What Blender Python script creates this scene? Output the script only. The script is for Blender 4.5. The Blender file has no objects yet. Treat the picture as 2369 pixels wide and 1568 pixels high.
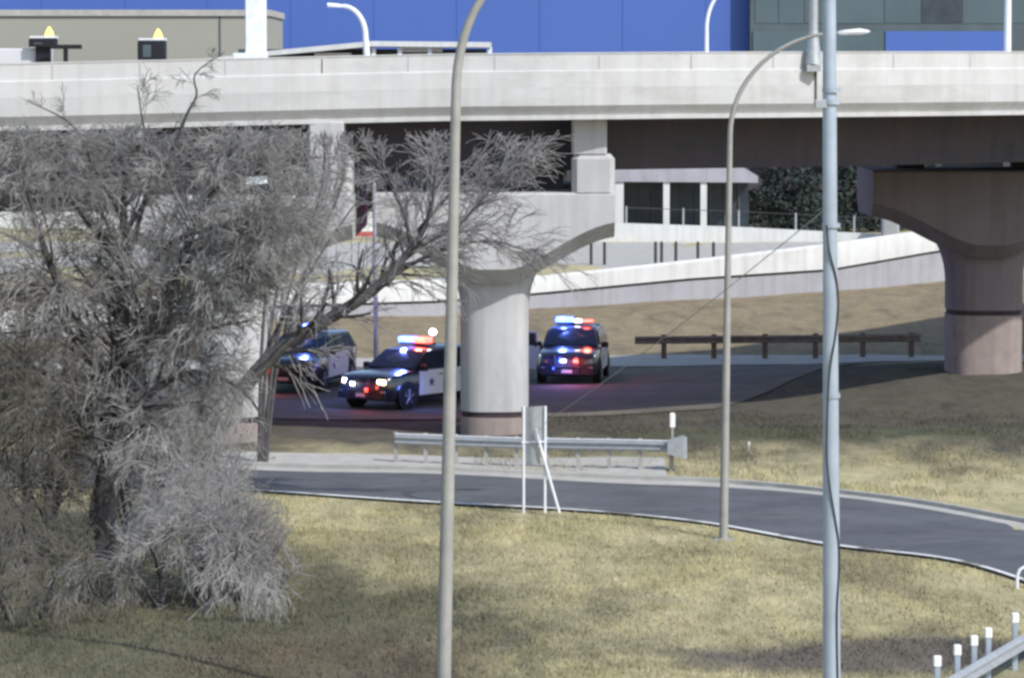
import bpy, bmesh, math, random
from math import sin, cos, tan, pi, radians, sqrt, atan2
from mathutils import Vector, Matrix
random.seed(7)
S = bpy.context.scene
# ---------------------------------------------------------------- camera
F = 3720.0            # focal length in pixels of a 1024 wide picture
CAMZ = 10.0
PITCH = math.atan(265.5 / F)
cd = bpy.data.cameras.new('camera'); cam = bpy.data.objects.new('camera', cd)
S.collection.objects.link(cam); S.camera = cam
cd.sensor_width = 36; cd.lens = F / 1024 * 36
cd.clip_start = 1; cd.clip_end = 5000
cam.location = (0, 0, CAMZ); cam.rotation_euler = (pi / 2 - PITCH, 0, 0)
# ---------------------------------------------------------------- light
SUN_EL, SUN_AZ = 42.0, 44.0      # azimuth: degrees to the right of straight behind the camera
w = bpy.data.worlds.new('World'); S.world = w; w.use_nodes = True
nt = w.node_tree; bg = nt.nodes['Background']
sky = nt.nodes.new('ShaderNodeTexSky'); sky.sky_type = 'NISHITA'; sky.sun_disc = False
sky.sun_elevation = radians(SUN_EL)
to_sun = Vector((sin(radians(SUN_AZ)) * cos(radians(SUN_EL)), -cos(radians(SUN_AZ)) * cos(radians(SUN_EL)), sin(radians(SUN_EL))))
sky.sun_rotation = atan2(to_sun.x, to_sun.y)
nt.links.new(sky.outputs[0], bg.inputs[0]); bg.inputs[1].default_value = 0.15
sl = bpy.data.lights.new('sun', 'SUN'); sl.energy = 3.3; sl.angle = radians(0.8); sl.color = (1, .975, .93)
sun = bpy.data.objects.new('sun', sl); S.collection.objects.link(sun)
sun.rotation_euler = to_sun.to_track_quat('Z', 'Y').to_euler(); sun.location = (0, 0, 60)
S.view_settings.view_transform = 'Standard'; S.view_settings.look = 'None'
S.view_settings.exposure = 0.3; S.view_settings.gamma = 1
S.cycles.pixel_filter_type = 'BLACKMAN_HARRIS'; S.cycles.filter_width = 2.9   # the soft optics of a traffic camera

# ---------------------------------------------------------------- helpers
fw = Vector((0, cos(PITCH), -sin(PITCH))); up = Vector((0, sin(PITCH), cos(PITCH)))
K = 1024 / 2368.0     # measurements were taken on a 2368 wide view of the photograph
def ray(px, py): return fw + Vector((1, 0, 0)) * ((px - 512) / F) - up * ((py - 338.5) / F)
def P(px, py, Y):
    r = ray(px, py); return Vector((0, 0, CAMZ)) + r * (Y / r.y)
def P2(X, Yp, Y): return P(X * K, Yp * K, Y)
def G(px, py, z=0.0):
    r = ray(px, py); return Vector((0, 0, CAMZ)) + r * ((z - CAMZ) / r.z)
def G2(X, Yp, z=0.0): return G(X * K, Yp * K, z)
def lerp(a, b, t): return a + (b - a) * t
def interp(tab, x):
    if x <= tab[0][0]: a, b = tab[0], tab[1]
    elif x >= tab[-1][0]: a, b = tab[-2], tab[-1]
    else:
        for i in range(len(tab) - 1):
            if tab[i][0] <= x <= tab[i + 1][0]: a, b = tab[i], tab[i + 1]; break
    return lerp(a[1], b[1], (x - a[0]) / (b[0] - a[0]))
def smooth(t): t = max(0, min(1, t)); return t * t * (3 - 2 * t)

ORG = {}
def tag(o, label=None, cat=None, group=None, kind=None):
    if label: o['label'] = label
    if cat: o['category'] = cat
    if group: o['group'] = group
    if kind: o['kind'] = kind
    return o
def empty(name, loc, label, cat, group=None, rz=0):
    o = bpy.data.objects.new(name, None); S.collection.objects.link(o)
    o.location = loc; o.rotation_euler = (0, 0, rz); o.empty_display_size = .3
    ORG[o.name] = Vector(loc)
    return tag(o, label, cat, group)
def copy_tree(o, parent=None):
    c = o.copy(); S.collection.objects.link(c); c.parent = parent
    for ch in [x for x in o.children]: copy_tree(ch, c)
    return c

class MB:
    def __init__(s): s.v = []; s.f = []
    def add(s, vs, fs):
        n = len(s.v); s.v += [tuple(a) for a in vs]; s.f += [tuple(i + n for i in q) for q in fs]; return s
    def box(s, x0, x1, y0, y1, z0, z1):
        return s.add([(x0, y0, z0), (x1, y0, z0), (x1, y1, z0), (x0, y1, z0), (x0, y0, z1), (x1, y0, z1), (x1, y1, z1), (x0, y1, z1)],
                     [(0, 3, 2, 1), (4, 5, 6, 7), (0, 1, 5, 4), (1, 2, 6, 5), (2, 3, 7, 6), (3, 0, 4, 7)])
    def cbox(s, x0, x1, y0, y1, z0, z1, c=.03):      # box with chamfered vertical + top edges
        def ring(ins, z):
            a0, a1, b0, b1 = x0 + ins, x1 - ins, y0 + ins, y1 - ins
            return [(a0 + c, b0, z), (a1 - c, b0, z), (a1, b0 + c, z), (a1, b1 - c, z), (a1 - c, b1, z), (a0 + c, b1, z), (a0, b1 - c, z), (a0, b0 + c, z)]
        return s.loft([ring(0, z0), ring(0, z1 - c), ring(c * .8, z1)])
    def loft(s, rings, closed=True, caps=True):
        n = len(rings[0]); vs = [p for r in rings for p in r]; fs = []
        for i in range(len(rings) - 1):
            for j in range(n if closed else n - 1):
                k = (j + 1) % n
                fs.append((i * n + j, i * n + k, (i + 1) * n + k, (i + 1) * n + j))
        if caps:
            fs.append(tuple(range(n - 1, -1, -1))); fs.append(tuple((len(rings) - 1) * n + j for j in range(n)))
        return s.add(vs, fs)
    def tube(s, pts, rad, n=8, caps=True):
        pts = [Vector(p) for p in pts]; rings = []
        if not isinstance(rad, (list, tuple)): rad = [rad] * len(pts)
        u = None
        for i, p in enumerate(pts):
            t = (pts[min(i + 1, len(pts) - 1)] - pts[max(i - 1, 0)]).normalized()
            if u is None:
                u = t.cross(Vector((0, 1, 0)) if abs(t.y) < .9 else Vector((1, 0, 0))).normalized()
            else:
                u = (u - t * u.dot(t)); u = u.normalized() if u.length > 1e-6 else t.orthogonal().normalized()
            v = t.cross(u); r = rad[i]
            rings.append([p + u * (r * cos(2 * pi * k / n)) + v * (r * sin(2 * pi * k / n)) for k in range(n)])
        return s.loft(rings, True, caps)
    def sweep(s, path, prof):   # path: (x,y,z,nx,ny) ; profile (u,z) closed
        return s.loft([[(p[0] + p[3] * u, p[1] + p[4] * u, p[2] + z) for u, z in prof] for p in path])
    def build(s, name, mat, parent=None, local=False, smooth_angle=None, org=None):
        me = bpy.data.meshes.new(name)
        o = bpy.data.objects.new(name, me)
        if parent is not None:
            base = ORG.get(parent.name, Vector((0, 0, 0))); o.parent = parent
            if local: base = Vector((0, 0, 0))
        else:
            base = Vector(org) if org is not None else Vector((0, 0, 0)); o.location = base
        if local and parent is None: base = Vector((0, 0, 0))
        me.from_pydata([(a[0] - base.x, a[1] - base.y, a[2] - base.z) for a in s.v], [], s.f)
        me.materials.append(mat)
        bm = bmesh.new(); bm.from_mesh(me); bmesh.ops.recalc_face_normals(bm, faces=bm.faces)
        if smooth_angle:
            for f in bm.faces: f.smooth = True
            for e in bm.edges:
                if len(e.link_faces) == 2 and e.calc_face_angle(0) > radians(smooth_angle): e.smooth = False
        bm.to_mesh(me); bm.free()
        S.collection.objects.link(o); ORG[o.name] = base if parent is not None and not local else Vector(o.location)
        if parent is not None and not local: ORG[o.name] = base
        return o
def fast_mesh(name, V, Fc, mat, parent, org, sm=True):      # for large twig meshes
    me = bpy.data.meshes.new(name)
    me.from_pydata([(a[0] - org.x, a[1] - org.y, a[2] - org.z) for a in V], [], Fc)
    me.materials.append(mat)
    if sm: me.polygons.foreach_set('use_smooth', [True] * len(me.polygons))
    o = bpy.data.objects.new(name, me); o.parent = parent; S.collection.objects.link(o); ORG[o.name] = org
    return o

# ---------------------------------------------------------------- materials
def mat(name, col, rough=.8, metal=0, var=.0, scale=3.0, col2=None, bump=0, bscale=20, spec=.3, emit=None, estr=0, streak=0, coords='Object'):
    m = bpy.data.materials.new(name); m.use_nodes = True; t = m.node_tree; b = t.nodes['Principled BSDF']
    b.inputs['Base Color'].default_value = (*col, 1); b.inputs['Roughness'].default_value = rough
    b.inputs['Metallic'].default_value = metal; b.inputs['Specular IOR Level'].default_value = spec
    if emit: b.inputs['Emission Color'].default_value = (*emit, 1); b.inputs['Emission Strength'].default_value = estr
    tc = t.nodes.new('ShaderNodeTexCoord')
    if var or col2:
        n = t.nodes.new('ShaderNodeTexNoise'); n.inputs['Scale'].default_value = scale; n.inputs['Detail'].default_value = 6; n.inputs['Roughness'].default_value = .65
        t.links.new(tc.outputs[coords], n.inputs['Vector'])
        r = t.nodes.new('ShaderNodeValToRGB'); r.color_ramp.elements[0].position = .35; r.color_ramp.elements[1].position = .68
        c2 = col2 or tuple(min(1, c * (1 + var)) for c in col); c1 = col if col2 else tuple(c * (1 - var) for c in col)
        r.color_ramp.elements[0].color = (*c1, 1); r.color_ramp.elements[1].color = (*c2, 1)
        t.links.new(n.outputs[0], r.inputs[0]); last = r.outputs[0]
        if streak:
            mp = t.nodes.new('ShaderNodeMapping'); mp.inputs['Scale'].default_value = (2.2, 2.2, .12)
            t.links.new(tc.outputs[coords], mp.inputs[0])
            n2 = t.nodes.new('ShaderNodeTexNoise'); n2.inputs['Scale'].default_value = 1.6; n2.inputs['Detail'].default_value = 8
            t.links.new(mp.outputs[0], n2.inputs[0])
            r2 = t.nodes.new('ShaderNodeValToRGB'); r2.color_ramp.elements[0].position = .3; r2.color_ramp.elements[1].position = .55
            k = 1 - streak; r2.color_ramp.elements[0].color = (k, k * .98, k * .95, 1); r2.color_ramp.elements[1].color = (1, 1, 1, 1)
            t.links.new(n2.outputs[0], r2.inputs[0])
            mx = t.nodes.new('ShaderNodeMixRGB'); mx.blend_type = 'MULTIPLY'; mx.inputs[0].default_value = 1
            t.links.new(last, mx.inputs[1]); t.links.new(r2.outputs[0], mx.inputs[2]); last = mx.outputs[0]
        t.links.new(last, b.inputs['Base Color'])
    if bump:
        n = t.nodes.new('ShaderNodeTexNoise'); n.inputs['Scale'].default_value = bscale; n.inputs['Detail'].default_value = 5
        t.links.new(tc.outputs[coords], n.inputs['Vector'])
        bp = t.nodes.new('ShaderNodeBump'); bp.inputs['Strength'].default_value = bump; bp.inputs['Distance'].default_value = .05
        t.links.new(n.outputs[0], bp.inputs['Height']); t.links.new(bp.outputs[0], b.inputs['Normal'])
    return m

M = {}
M['concrete'] = mat('concrete', (.49, .49, .49), .85, var=.07, scale=.5, streak=.10, bump=.1, bscale=8)
M['parapet'] = mat('parapet_concrete', (.52, .52, .52), .85, var=.06, scale=.9, streak=.07, bump=.1, bscale=8)
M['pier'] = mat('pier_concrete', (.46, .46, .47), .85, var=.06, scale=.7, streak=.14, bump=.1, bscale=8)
M['pier_low'] = mat('plinth_concrete', (.30, .25, .235), .9, var=.12, scale=2, streak=.15)
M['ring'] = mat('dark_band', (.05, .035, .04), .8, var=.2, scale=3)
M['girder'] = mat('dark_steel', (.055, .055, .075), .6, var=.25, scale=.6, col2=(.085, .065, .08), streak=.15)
M['joint'] = mat('joint_black', (.07, .07, .07), .9)
M['ramp_white'] = mat('barrier_concrete', (.62, .63, .63), .8, var=.05, scale=1.2, streak=.12)
M['ramp_wall'] = mat('retaining_concrete', (.36, .36, .40), .85, var=.08, scale=.8, streak=.12)
M['asphalt'] = mat('asphalt', (.085, .09, .10), .9, var=.16, scale=.5, col2=(.125, .13, .145), bump=.15, bscale=40)
M['asphalt_dark'] = mat('old_asphalt', (.125, .118, .098), .95, scale=.6, col2=(.185, .17, .135), bump=.2, bscale=30)
def wear(m, col, lo_, hi_, scale, coords='Object', stretch=(1, 1, 1)):      # worn patches of another colour
    t = m.node_tree; b = t.nodes['Principled BSDF']; tc = t.nodes.new('ShaderNodeTexCoord')
    mp = t.nodes.new('ShaderNodeMapping'); mp.inputs['Scale'].default_value = stretch; t.links.new(tc.outputs[coords], mp.inputs[0])
    n = t.nodes.new('ShaderNodeTexNoise'); n.inputs['Scale'].default_value = scale; n.inputs['Detail'].default_value = 7; n.inputs['Roughness'].default_value = .7
    t.links.new(mp.outputs[0], n.inputs[0])
    r = t.nodes.new('ShaderNodeMapRange'); r.inputs[1].default_value = lo_; r.inputs[2].default_value = hi_; t.links.new(n.outputs[0], r.inputs[0])
    mx = t.nodes.new('ShaderNodeMixRGB'); t.links.new(r.outputs[0], mx.inputs[0])
    old = b.inputs['Base Color'].links
    if old: t.links.new(old[0].from_socket, mx.inputs[1])
    else: mx.inputs[1].default_value = b.inputs['Base Color'].default_value
    mx.inputs[2].default_value = (*col, 1); t.links.new(mx.outputs[0], b.inputs['Base Color'])
wear(M['asphalt'], (.165, .165, .16), .55, .75, .9, stretch=(.25, 1.6, 1))
wear(M['asphalt'], (.05, .052, .058), .60, .64, 2.2, stretch=(.4, 1.5, 1))
wear(M['asphalt_dark'], (.10, .10, .07), .5, .7, .7, stretch=(.4, 1.2, 1))
wear(M['asphalt_dark'], (.27, .24, .19), .58, .72, 1.4, stretch=(.4, 1.2, 1))
wear(M['concrete'], (.37, .365, .35), .52, .74, .45, stretch=(.6, .6, 1.6))
wear(M['parapet'], (.40, .40, .395), .55, .75, .8, stretch=(.5, .5, 1))
wear(M['pier'], (.34, .34, .335), .52, .74, .5, stretch=(1, 1, .5))
M['line'] = mat('worn_line_paint', (.82, .82, .80), .6, var=.1, scale=6)
wear(M['line'], (.22, .21, .18), .50, .60, .45, stretch=(1, 1.5, 1))
M['kerb'] = mat('kerb_concrete', (.42, .41, .38), .9, var=.12, scale=2)
M['shoulder'] = mat('shoulder_concrete', (.30, .30, .295), .9, var=.15, scale=.8)
M['paint'] = mat('road_paint', (.80, .80, .78), .6, var=.1, scale=6)
M['galv'] = mat('galvanised', (.42, .44, .46), .45, metal=.35, var=.12, scale=6)
M['galv_warm'] = mat('weathered_galvanised', (.33, .325, .31), .6, metal=.15, var=.12, scale=2.5, streak=.1)
M['galv_blue'] = mat('blue_grey_pole', (.36, .42, .50), .5, metal=.15, var=.10, scale=2.5, streak=.12)
M['white_metal'] = mat('white_metal', (.74, .76, .80), .4, var=.04, scale=4)
M['lamp_grey'] = mat('lamp_housing', (.55, .57, .6), .5)
M['rust'] = mat('weathering_steel', (.155, .125, .105), .85, var=.3, scale=4)
M['wood'] = mat('post_wood', (.12, .09, .07), .9, var=.25, scale=6)
M['blue'] = mat('blue_cladding', (.07, .135, .42), .6, var=.05, scale=.05)
M['beige'] = mat('beige_cladding', (.33, .325, .28), .8, var=.05, scale=.08)
M['gglass'] = mat('grey_green_glass', (.07, .10, .12), .35, var=.35, scale=.12, col2=(.095, .14, .165), spec=.5)
M['gpanel'] = mat('grey_panel', (.085, .11, .125), .7, var=.2, scale=.2)
M['darkglass'] = mat('dark_glass', (.04, .055, .075), .25, spec=.5, var=.4, scale=.4)
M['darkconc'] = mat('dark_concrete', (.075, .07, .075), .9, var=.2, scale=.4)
M['black'] = mat('black_plastic', (.015, .016, .02), .5)
M['cardark'] = mat('black_car_paint', (.02, .022, .04), .28, spec=.5, var=.05)
M['cardark'].node_tree.nodes['Principled BSDF'].inputs['Coat Weight'].default_value = 1
M['carwhite'] = mat('white_car_paint', (.62, .62, .64), .35, spec=.5)
M['carglass'] = mat('car_glass', (.02, .03, .05), .1, spec=.6)
M['tyre'] = mat('tyre', (.02, .02, .022), .9)
M['rim'] = mat('rim', (.25, .25, .27), .4, metal=.6)
M['emblem'] = mat('emblem_blue', (.05, .08, .2), .5)
M['cable'] = mat('black_cable', (.03, .03, .035), .7)
M['wire'] = mat('guy_wire', (.32, .32, .32), .5, metal=.3)
M['red_paint'] = mat('red_paint', (.45, .10, .09), .6)
M['amber'] = mat('amber_lamp', (.9, .6, .1), .4, emit=(1, .8, .12), estr=2.2)
M['e_blue'] = mat('blue_strobe', (.1, .2, 1), .3, emit=(.05, .11, 1), estr=7.5)
M['e_red'] = mat('red_strobe', (1, .1, .05), .3, emit=(1, .06, .05), estr=7)
M['e_white'] = mat('white_lamp', (1, 1, 1), .3, emit=(.9, .95, 1), estr=14)
M['e_warm'] = mat('turn_lamp', (1, .6, .3), .3, emit=(1, .55, .28), estr=16)
M['plate'] = mat('plate', (.3, .3, .26), .5)
M['bark'] = mat('bark', (.085, .08, .082), .9, var=.3, scale=6, bump=.3, bscale=30)
M['twig'] = mat('twig_grey', (.19, .185, .18), .85, scale=.9, col2=(.42, .41, .40))
M['twig_pale'] = mat('twig_pale', (.31, .30, .30), .85, var=.25, scale=1.5)
M['twig_brown'] = mat('twig_brown', (.155, .145, .12), .9, var=.3, scale=1.5)
M['evergreen'] = mat('evergreen', (.05, .065, .06), .95, var=.3, scale=3)
M['drygrass'] = mat('dry_grass', (.46, .41, .25), .9, var=.25, scale=1.2, col2=(.34, .32, .18))
M['weed'] = mat('dry_weed', (.30, .25, .17), .9, var=.3, scale=1.2)

# ground: dead winter grass with olive, straw and bare earth patches, some with painted shade
g = bpy.data.materials.new('winter_grass'); g.use_nodes = True; t = g.node_tree; b = t.nodes['Principled BSDF']
b.inputs['Roughness'].default_value = 1; b.inputs['Specular IOR Level'].default_value = .1
tc = t.nodes.new('ShaderNodeTexCoord')
def noise(scale, detail=5, rough=.6, stretch=(1, 1, 1), dist=0):
    mp = t.nodes.new('ShaderNodeMapping'); mp.inputs['Scale'].default_value = stretch
    t.links.new(tc.outputs['Object'], mp.inputs[0])
    n = t.nodes.new('ShaderNodeTexNoise'); n.inputs['Scale'].default_value = scale; n.inputs['Detail'].default_value = detail
    n.inputs['Roughness'].default_value = rough; n.inputs['Distortion'].default_value = dist
    t.links.new(mp.outputs[0], n.inputs[0]); return n.outputs[0]
def ramp(src, stops):
    r = t.nodes.new('ShaderNodeValToRGB'); e = r.color_ramp.elements
    while len(e) < len(stops): e.new(.5)
    for i, (p, c) in enumerate(stops): e[i].position = p; e[i].color = (*c, 1)
    t.links.new(src, r.inputs[0]); return r.outputs[0]
def mix(a, b_, fac, mode='MIX'):
    m = t.nodes.new('ShaderNodeMixRGB'); m.blend_type = mode
    if isinstance(fac, float): m.inputs[0].default_value = fac
    else: t.links.new(fac, m.inputs[0])
    t.links.new(a, m.inputs[1])
    if isinstance(b_, tuple): m.inputs[2].default_value = (*b_, 1)
    else: t.links.new(b_, m.inputs[2])
    return m.outputs[0]
c_a = ramp(noise(.22, 6, .6, (1, .45, 1), .6), [(.30, (.32, .28, .185)), (.43, (.47, .43, .26)), (.56, (.58, .52, .33)), (.68, (.42, .40, .23))])
c_b = ramp(noise(1.6, 6, .7, (1, .5, 1)), [(.3, (.62, .62, .60)), (.6, (1, 1, 1))])
c_c = ramp(noise(14, 4, .7, (1, .6, 1)), [(.3, (.70, .70, .66)), (.65, (1.0, 1.0, 1.0))])
c = c_a
def region(x0, y0, rx, ry):        # soft irregular patch of other ground cover, also used for painted shade
    sx = t.nodes.new('ShaderNodeMapping'); sx.inputs['Location'].default_value = (-x0 / rx, -y0 / ry, 0); sx.inputs['Scale'].default_value = (1 / rx, 1 / ry, 0)
    t.links.new(tc.outputs['Object'], sx.inputs[0])
    l = t.nodes.new('ShaderNodeVectorMath'); l.operation = 'LENGTH'; t.links.new(sx.outputs[0], l.inputs[0])
    a = t.nodes.new('ShaderNodeMath'); a.operation = 'MULTIPLY_ADD'; t.links.new(noise(.5, 6, .65, (1, .5, 1)), a.inputs[0]); a.inputs[1].default_value = 1.1
    t.links.new(l.outputs['Value'], a.inputs[2])
    r = t.nodes.new('ShaderNodeMapRange'); r.inputs[1].default_value = 1.75; r.inputs[2].default_value = 1.25; r.inputs[3].default_value = 0; r.inputs[4].default_value = 1
    t.links.new(a.outputs[0], r.inputs[0]); return r.outputs[0]
c = mix(c, (.17, .165, .115), region(-9.5, 66, 11.0, 13))         # damp ground round the trees, darkened with painted shade
c = mix(c, (.165, .142, .105), region(-2.9, 62.5, 2.8, 3.6))        # bare brown earth
c = mix(c, (.19, .17, .15), region(6.6, 63.6, 3.6, 2.2))         # shadow patch painted on the verge by the near guardrail
c = mix(c, (.32, .265, .185), region(6, 142, 60, 14))           # brown embankment
c = mix(c, (.128, .120, .100), region(6.5, 112, 34, 17))        # muddy ground beside the piers, overpass shade mixed into its colour
c = mix(c, (.125, .13, .088), region(8, 100.5, 6, 2.4))
c_d = ramp(noise(.55, 7, .72, (1, .35, 1), 1.2), [(.30, (.66, .64, .60)), (.46, (.95, .95, .95)), (.60, (1.10, 1.07, 1.0)), (.75, (.84, .90, .74))])
c = mix(c, c_d, 1.0, 'MULTIPLY'); c = mix(c, c_b, .75, 'MULTIPLY'); c = mix(c, c_c, .8, 'MULTIPLY')
t.links.new(c, b.inputs['Base Color'])
bp = t.nodes.new('ShaderNodeBump'); bp.inputs['Strength'].default_value = .5; bp.inputs['Distance'].default_value = .12
t.links.new(noise(9, 6, .7), bp.inputs['Height']); t.links.new(bp.outputs[0], b.inputs['Normal'])
M['grass'] = g

# ---------------------------------------------------------------- ramp line (behind the overpass)
RTOP = [(-40, 314), (0, 311), (268, 284), (440, 279), (530, 276.5), (686, 260), (830, 243), (943, 227), (1060, 211)]
RLIN = [(-40, 336), (0, 332), (268, 305), (440, 300), (530, 293), (686, 278), (830, 268.5), (943, 249), (1060, 235)]
RBOT = [(-40, 349), (0, 345), (268, 318), (440, 315), (530, 308), (686, 299), (830, 291), (943, 281), (1060, 270)]
RD = [(-40, 137), (0, 138), (268, 143), (440, 146), (530, 148), (686, 150), (830, 152), (943, 154), (1060, 156)]
rx = [(P(px, 300, interp(RD, px)).x, px) for px in range(-40, 1061, 20)]
def ramp_at(x):
    px = interp(rx, max(min(x, rx[-1][0]), rx[0][0])); d = interp(RD, px)
    return d + (x - max(min(x, rx[-1][0]), rx[0][0])) * .05, P(px, interp(RTOP, px), d).z, P(px, interp(RLIN, px), d).z, P(px, interp(RBOT, px), d).z
def H(x, y):
    d, zt, zl, zb = ramp_at(x)
    z = 0.0
    if y < d + 1: z = zb * smooth((y - 131.5) / (d - 133)) if y > 131.5 else 0
    else:
        zf = min(1.5, zt - 1.0)
        z = lerp(zf, 1.5, smooth((y - d - 8) / 8))
    z += .65 * math.exp(-((x - 15) ** 2) / 40 - ((y - 119) ** 2) / 40)
    z += .30 * smooth((x + 2) / 8) * math.exp(-((y - 100) ** 2) / 18)
    z += .06 * (sin(x * .9 + y * .31) + sin(x * .37 - y * .53)) * (1 if y < 82 else .4)
    return z
xs = [-600, -300, -150, -90, -60, -45] + [-34 + i * 1.0 for i in range(69)] + [45, 60, 90, 150, 300, 600]
ys = [5, 20, 35] + [42 + i * 1.0 for i in range(125)] + [172, 180, 190, 205, 230, 270, 340, 500, 900, 2500]
mb = MB(); vs = [(x, y, H(x, y)) for y in ys for x in xs]; n = len(xs)
mb.add(vs, [(j * n + i, j * n + i + 1, (j + 1) * n + i + 1, (j + 1) * n + i) for j in range(len(ys) - 1) for i in range(n - 1)])
tag(mb.build('ground', M['grass'], smooth_angle=80), kind='structure')

def ribbon(name, A, B, m, dz, kind='structure', steps=8, sub=4):
    """sheet between two polylines, following the terrain"""
    mb = MB(); rows = []
    for i in range(len(A) - 1):
        for k in range(steps if i < len(A) - 2 else steps + 1):
            tt = k / steps; a = A[i].lerp(A[i + 1], tt); c2 = B[i].lerp(B[i + 1], tt)
            rows.append([a.lerp(c2, s / sub) for s in range(sub + 1)])
    vs = [(p.x, p.y, H(p.x, p.y) + dz) for r in rows for p in r]; n = sub + 1
    mb.add(vs, [(i * n + j, i * n + j + 1, (i + 1) * n + j + 1, (i + 1) * n + j) for i in range(len(rows) - 1) for j in range(sub)])
    o = mb.build(name, m, smooth_angle=60)
    if kind: o['kind'] = kind
    return o
def cat(pts, n=6):       # Catmull-Rom
    out = []; q = [pts[0]] + pts + [pts[-1]]
    for i in range(1, len(q) - 2):
        for k in range(n):
            s = k / n; a, b_, c_, d_ = q[i - 1], q[i], q[i + 1], q[i + 2]
            out.append(.5 * ((2 * b_) + (c_ - a) * s + (2 * a - 5 * b_ + 4 * c_ - d_) * s * s + (3 * b_ - a - 3 * c_ + d_) * s ** 3))
    out.append(pts[-1]); return out
LO = [(-500, 1118), (0, 1122), (300, 1128), (700, 1146), (1030, 1166), (1410, 1191), (1730, 1226), (2100, 1284), (2368, 1350), (2600, 1420), (2900, 1540)]
HI = [(-500, 1058), (0, 1066), (300, 1074), (700, 1090), (1030, 1104), (1410, 1118), (1730, 1134), (2100, 1176), (2368, 1218), (2600, 1262), (2900, 1325)]
lo = cat([G2(*p) for p in LO]); hi = cat([G2(*p) for p in HI])
ribbon('road', lo, hi, M['asphalt'], .05, steps=2, sub=6)
def off(A, B, m): # move A towards/away from B by m metres
    return [a + (b_ - a).normalized() * m for a, b_ in zip(A, B)]
ribbon('edge_line', off(lo, hi, .08), off(lo, hi, .30), M['line'], .056, steps=2, sub=1)
# kerb and gutter along the far side
def kerb_strip(name, A, B, u0, u1, z0, z1, m):
    mb = MB(); a0 = off(A, B, u0); a1 = off(A, B, u1)
    rings = []
    for p, q in zip(a0, a1):
        h = H(p.x, p.y)
        rings.append([(p.x, p.y, h + z0), (p.x, p.y, h + z1), (q.x, q.y, h + z1), (q.x, q.y, h + z0)])
    mb.loft(rings); o = mb.build(name, m); o['kind'] = 'structure'; return o
kerb_strip('kerb', hi, lo, -1.02, -.82, -.1, .15, M['kerb'])
ribbon('gutter', off(hi, lo, -.02), off(hi, lo, -.82), M['kerb'], .053, steps=2, sub=1)
ribbon('kerb_apron', [G2(100, 1052), G2(700, 1078), G2(1030, 1092), G2(1540, 1108)], [G2(100, 1030), G2(700, 1050), G2(1030, 1054), G2(1540, 1070)], M['kerb'], .035, steps=6)
# road under the overpass with its concrete shoulder
ribbon('underpass_road', [Vector((x, y, 0)) for x, y in ((-120, 106), (-60, 106), (-20, 107), (0, 107.5), (6, 110))], [Vector((x, 126.5, 0)) for x in (-120, -60, -20, 0, 12)], M['asphalt_dark'], .03, steps=8, sub=6)
ribbon('shoulder', [Vector((x, 126.4 + .05 * x, 0)) for x in (-120, -60, -20, 0, 20, 40)], [Vector((x, 131.0 + .05 * x, 0)) for x in (-120, -60, -20, 0, 20, 40)], M['kerb'], .04, steps=8, sub=3)
# another carriageway at the bottom right, behind the near guardrail
ribbon('slip_road', [Vector((7.0, 52, 0)), Vector((7.6, 57, 0)), Vector((9.6, 61.5, 0)), Vector((14, 67, 0)), Vector((22, 75, 0))],
       [Vector((16, 48, 0)), Vector((17, 52, 0)), Vector((19, 56, 0)), Vector((23, 61, 0)), Vector((30, 68, 0))], M['kerb'], .07, steps=6)

# ---------------------------------------------------------------- overpass
def Dx(x):
    if x < -2: return 100 - .13 * (-2 - x)
    if x < 20: return 100 + .022 * (x + 2) ** 2
    return 100 + .022 * 484 + .97 * (x - 20)
def Zb(x): return interp([(-60, 8.2), (-13.5, 8.46), (-2, 8.72), (5, 8.78), (15.3, 8.82), (60, 9.0)], x) 
def bpath(x0, x1, n=40):
    out = []
    for i in range(n + 1):
        x = lerp(x0, x1, i / n); y = Dx(x); e = .05
        t_ = Vector((2 * e, Dx(x + e) - Dx(x - e))).normalized()
        out.append((x, y, Zb(x), -t_.y, t_.x))
    return out
br = empty('overpass', (0, 106, 8.7), 'long pale concrete overpass carrying a road across the picture', 'bridge')
full = bpath(-55, 50, 110)
MB().sweep(full, [(0, 1.76), (0, 1.335), (-.05, 1.30), (-.05, .862), (.32, .862), (.32, 1.76)]).build('parapet', M['parapet'], br, smooth_angle=25)
MB().sweep(full, [(-.055, .86), (-.055, .38), (.14, .12), (.06, .10), (.06, 0), (.34, 0), (.5, .13), (2.7, .22), (13.7, .22), (14, .4), (14, .86)]).build('deck', M['concrete'], br, smooth_angle=25)
MB().sweep(full, [(13.7, .864), (14, .864), (14, 1.76), (13.7, 1.76)]).build('parapet', M['parapet'], br)
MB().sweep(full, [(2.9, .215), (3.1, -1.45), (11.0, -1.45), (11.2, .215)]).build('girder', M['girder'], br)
# coping line, joints
MB().sweep(full, [(-.02, 1.764), (-.02, 1.80), (.34, 1.80), (.34, 1.764)]).build('coping', M['parapet'], br)
def jointbox(x, z0, z1, wd, proud=.062):
    y = Dx(x) - proud; t_ = (Dx(x + .05) - Dx(x - .05)) / .1
    return MB().add([(x - wd / 2, y - t_ * wd / 2, Zb(x) + z0), (x + wd / 2, y + t_ * wd / 2, Zb(x) + z0), (x + wd / 2, y + t_ * wd / 2, Zb(x) + z1), (x - wd / 2, y - t_ * wd / 2, Zb(x) + z1),
                     (x - wd / 2, y + .2, Zb(x) + z0), (x + wd / 2, y + .2, Zb(x) + z0), (x + wd / 2, y + .2, Zb(x) + z1), (x - wd / 2, y + .2, Zb(x) + z1)],
                    [(0, 1, 2, 3), (4, 7, 6, 5), (0, 4, 5, 1), (1, 5, 6, 2), (2, 6, 7, 3), (3, 7, 4, 0)])
xj = P(805, 90, 106).x
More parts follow.
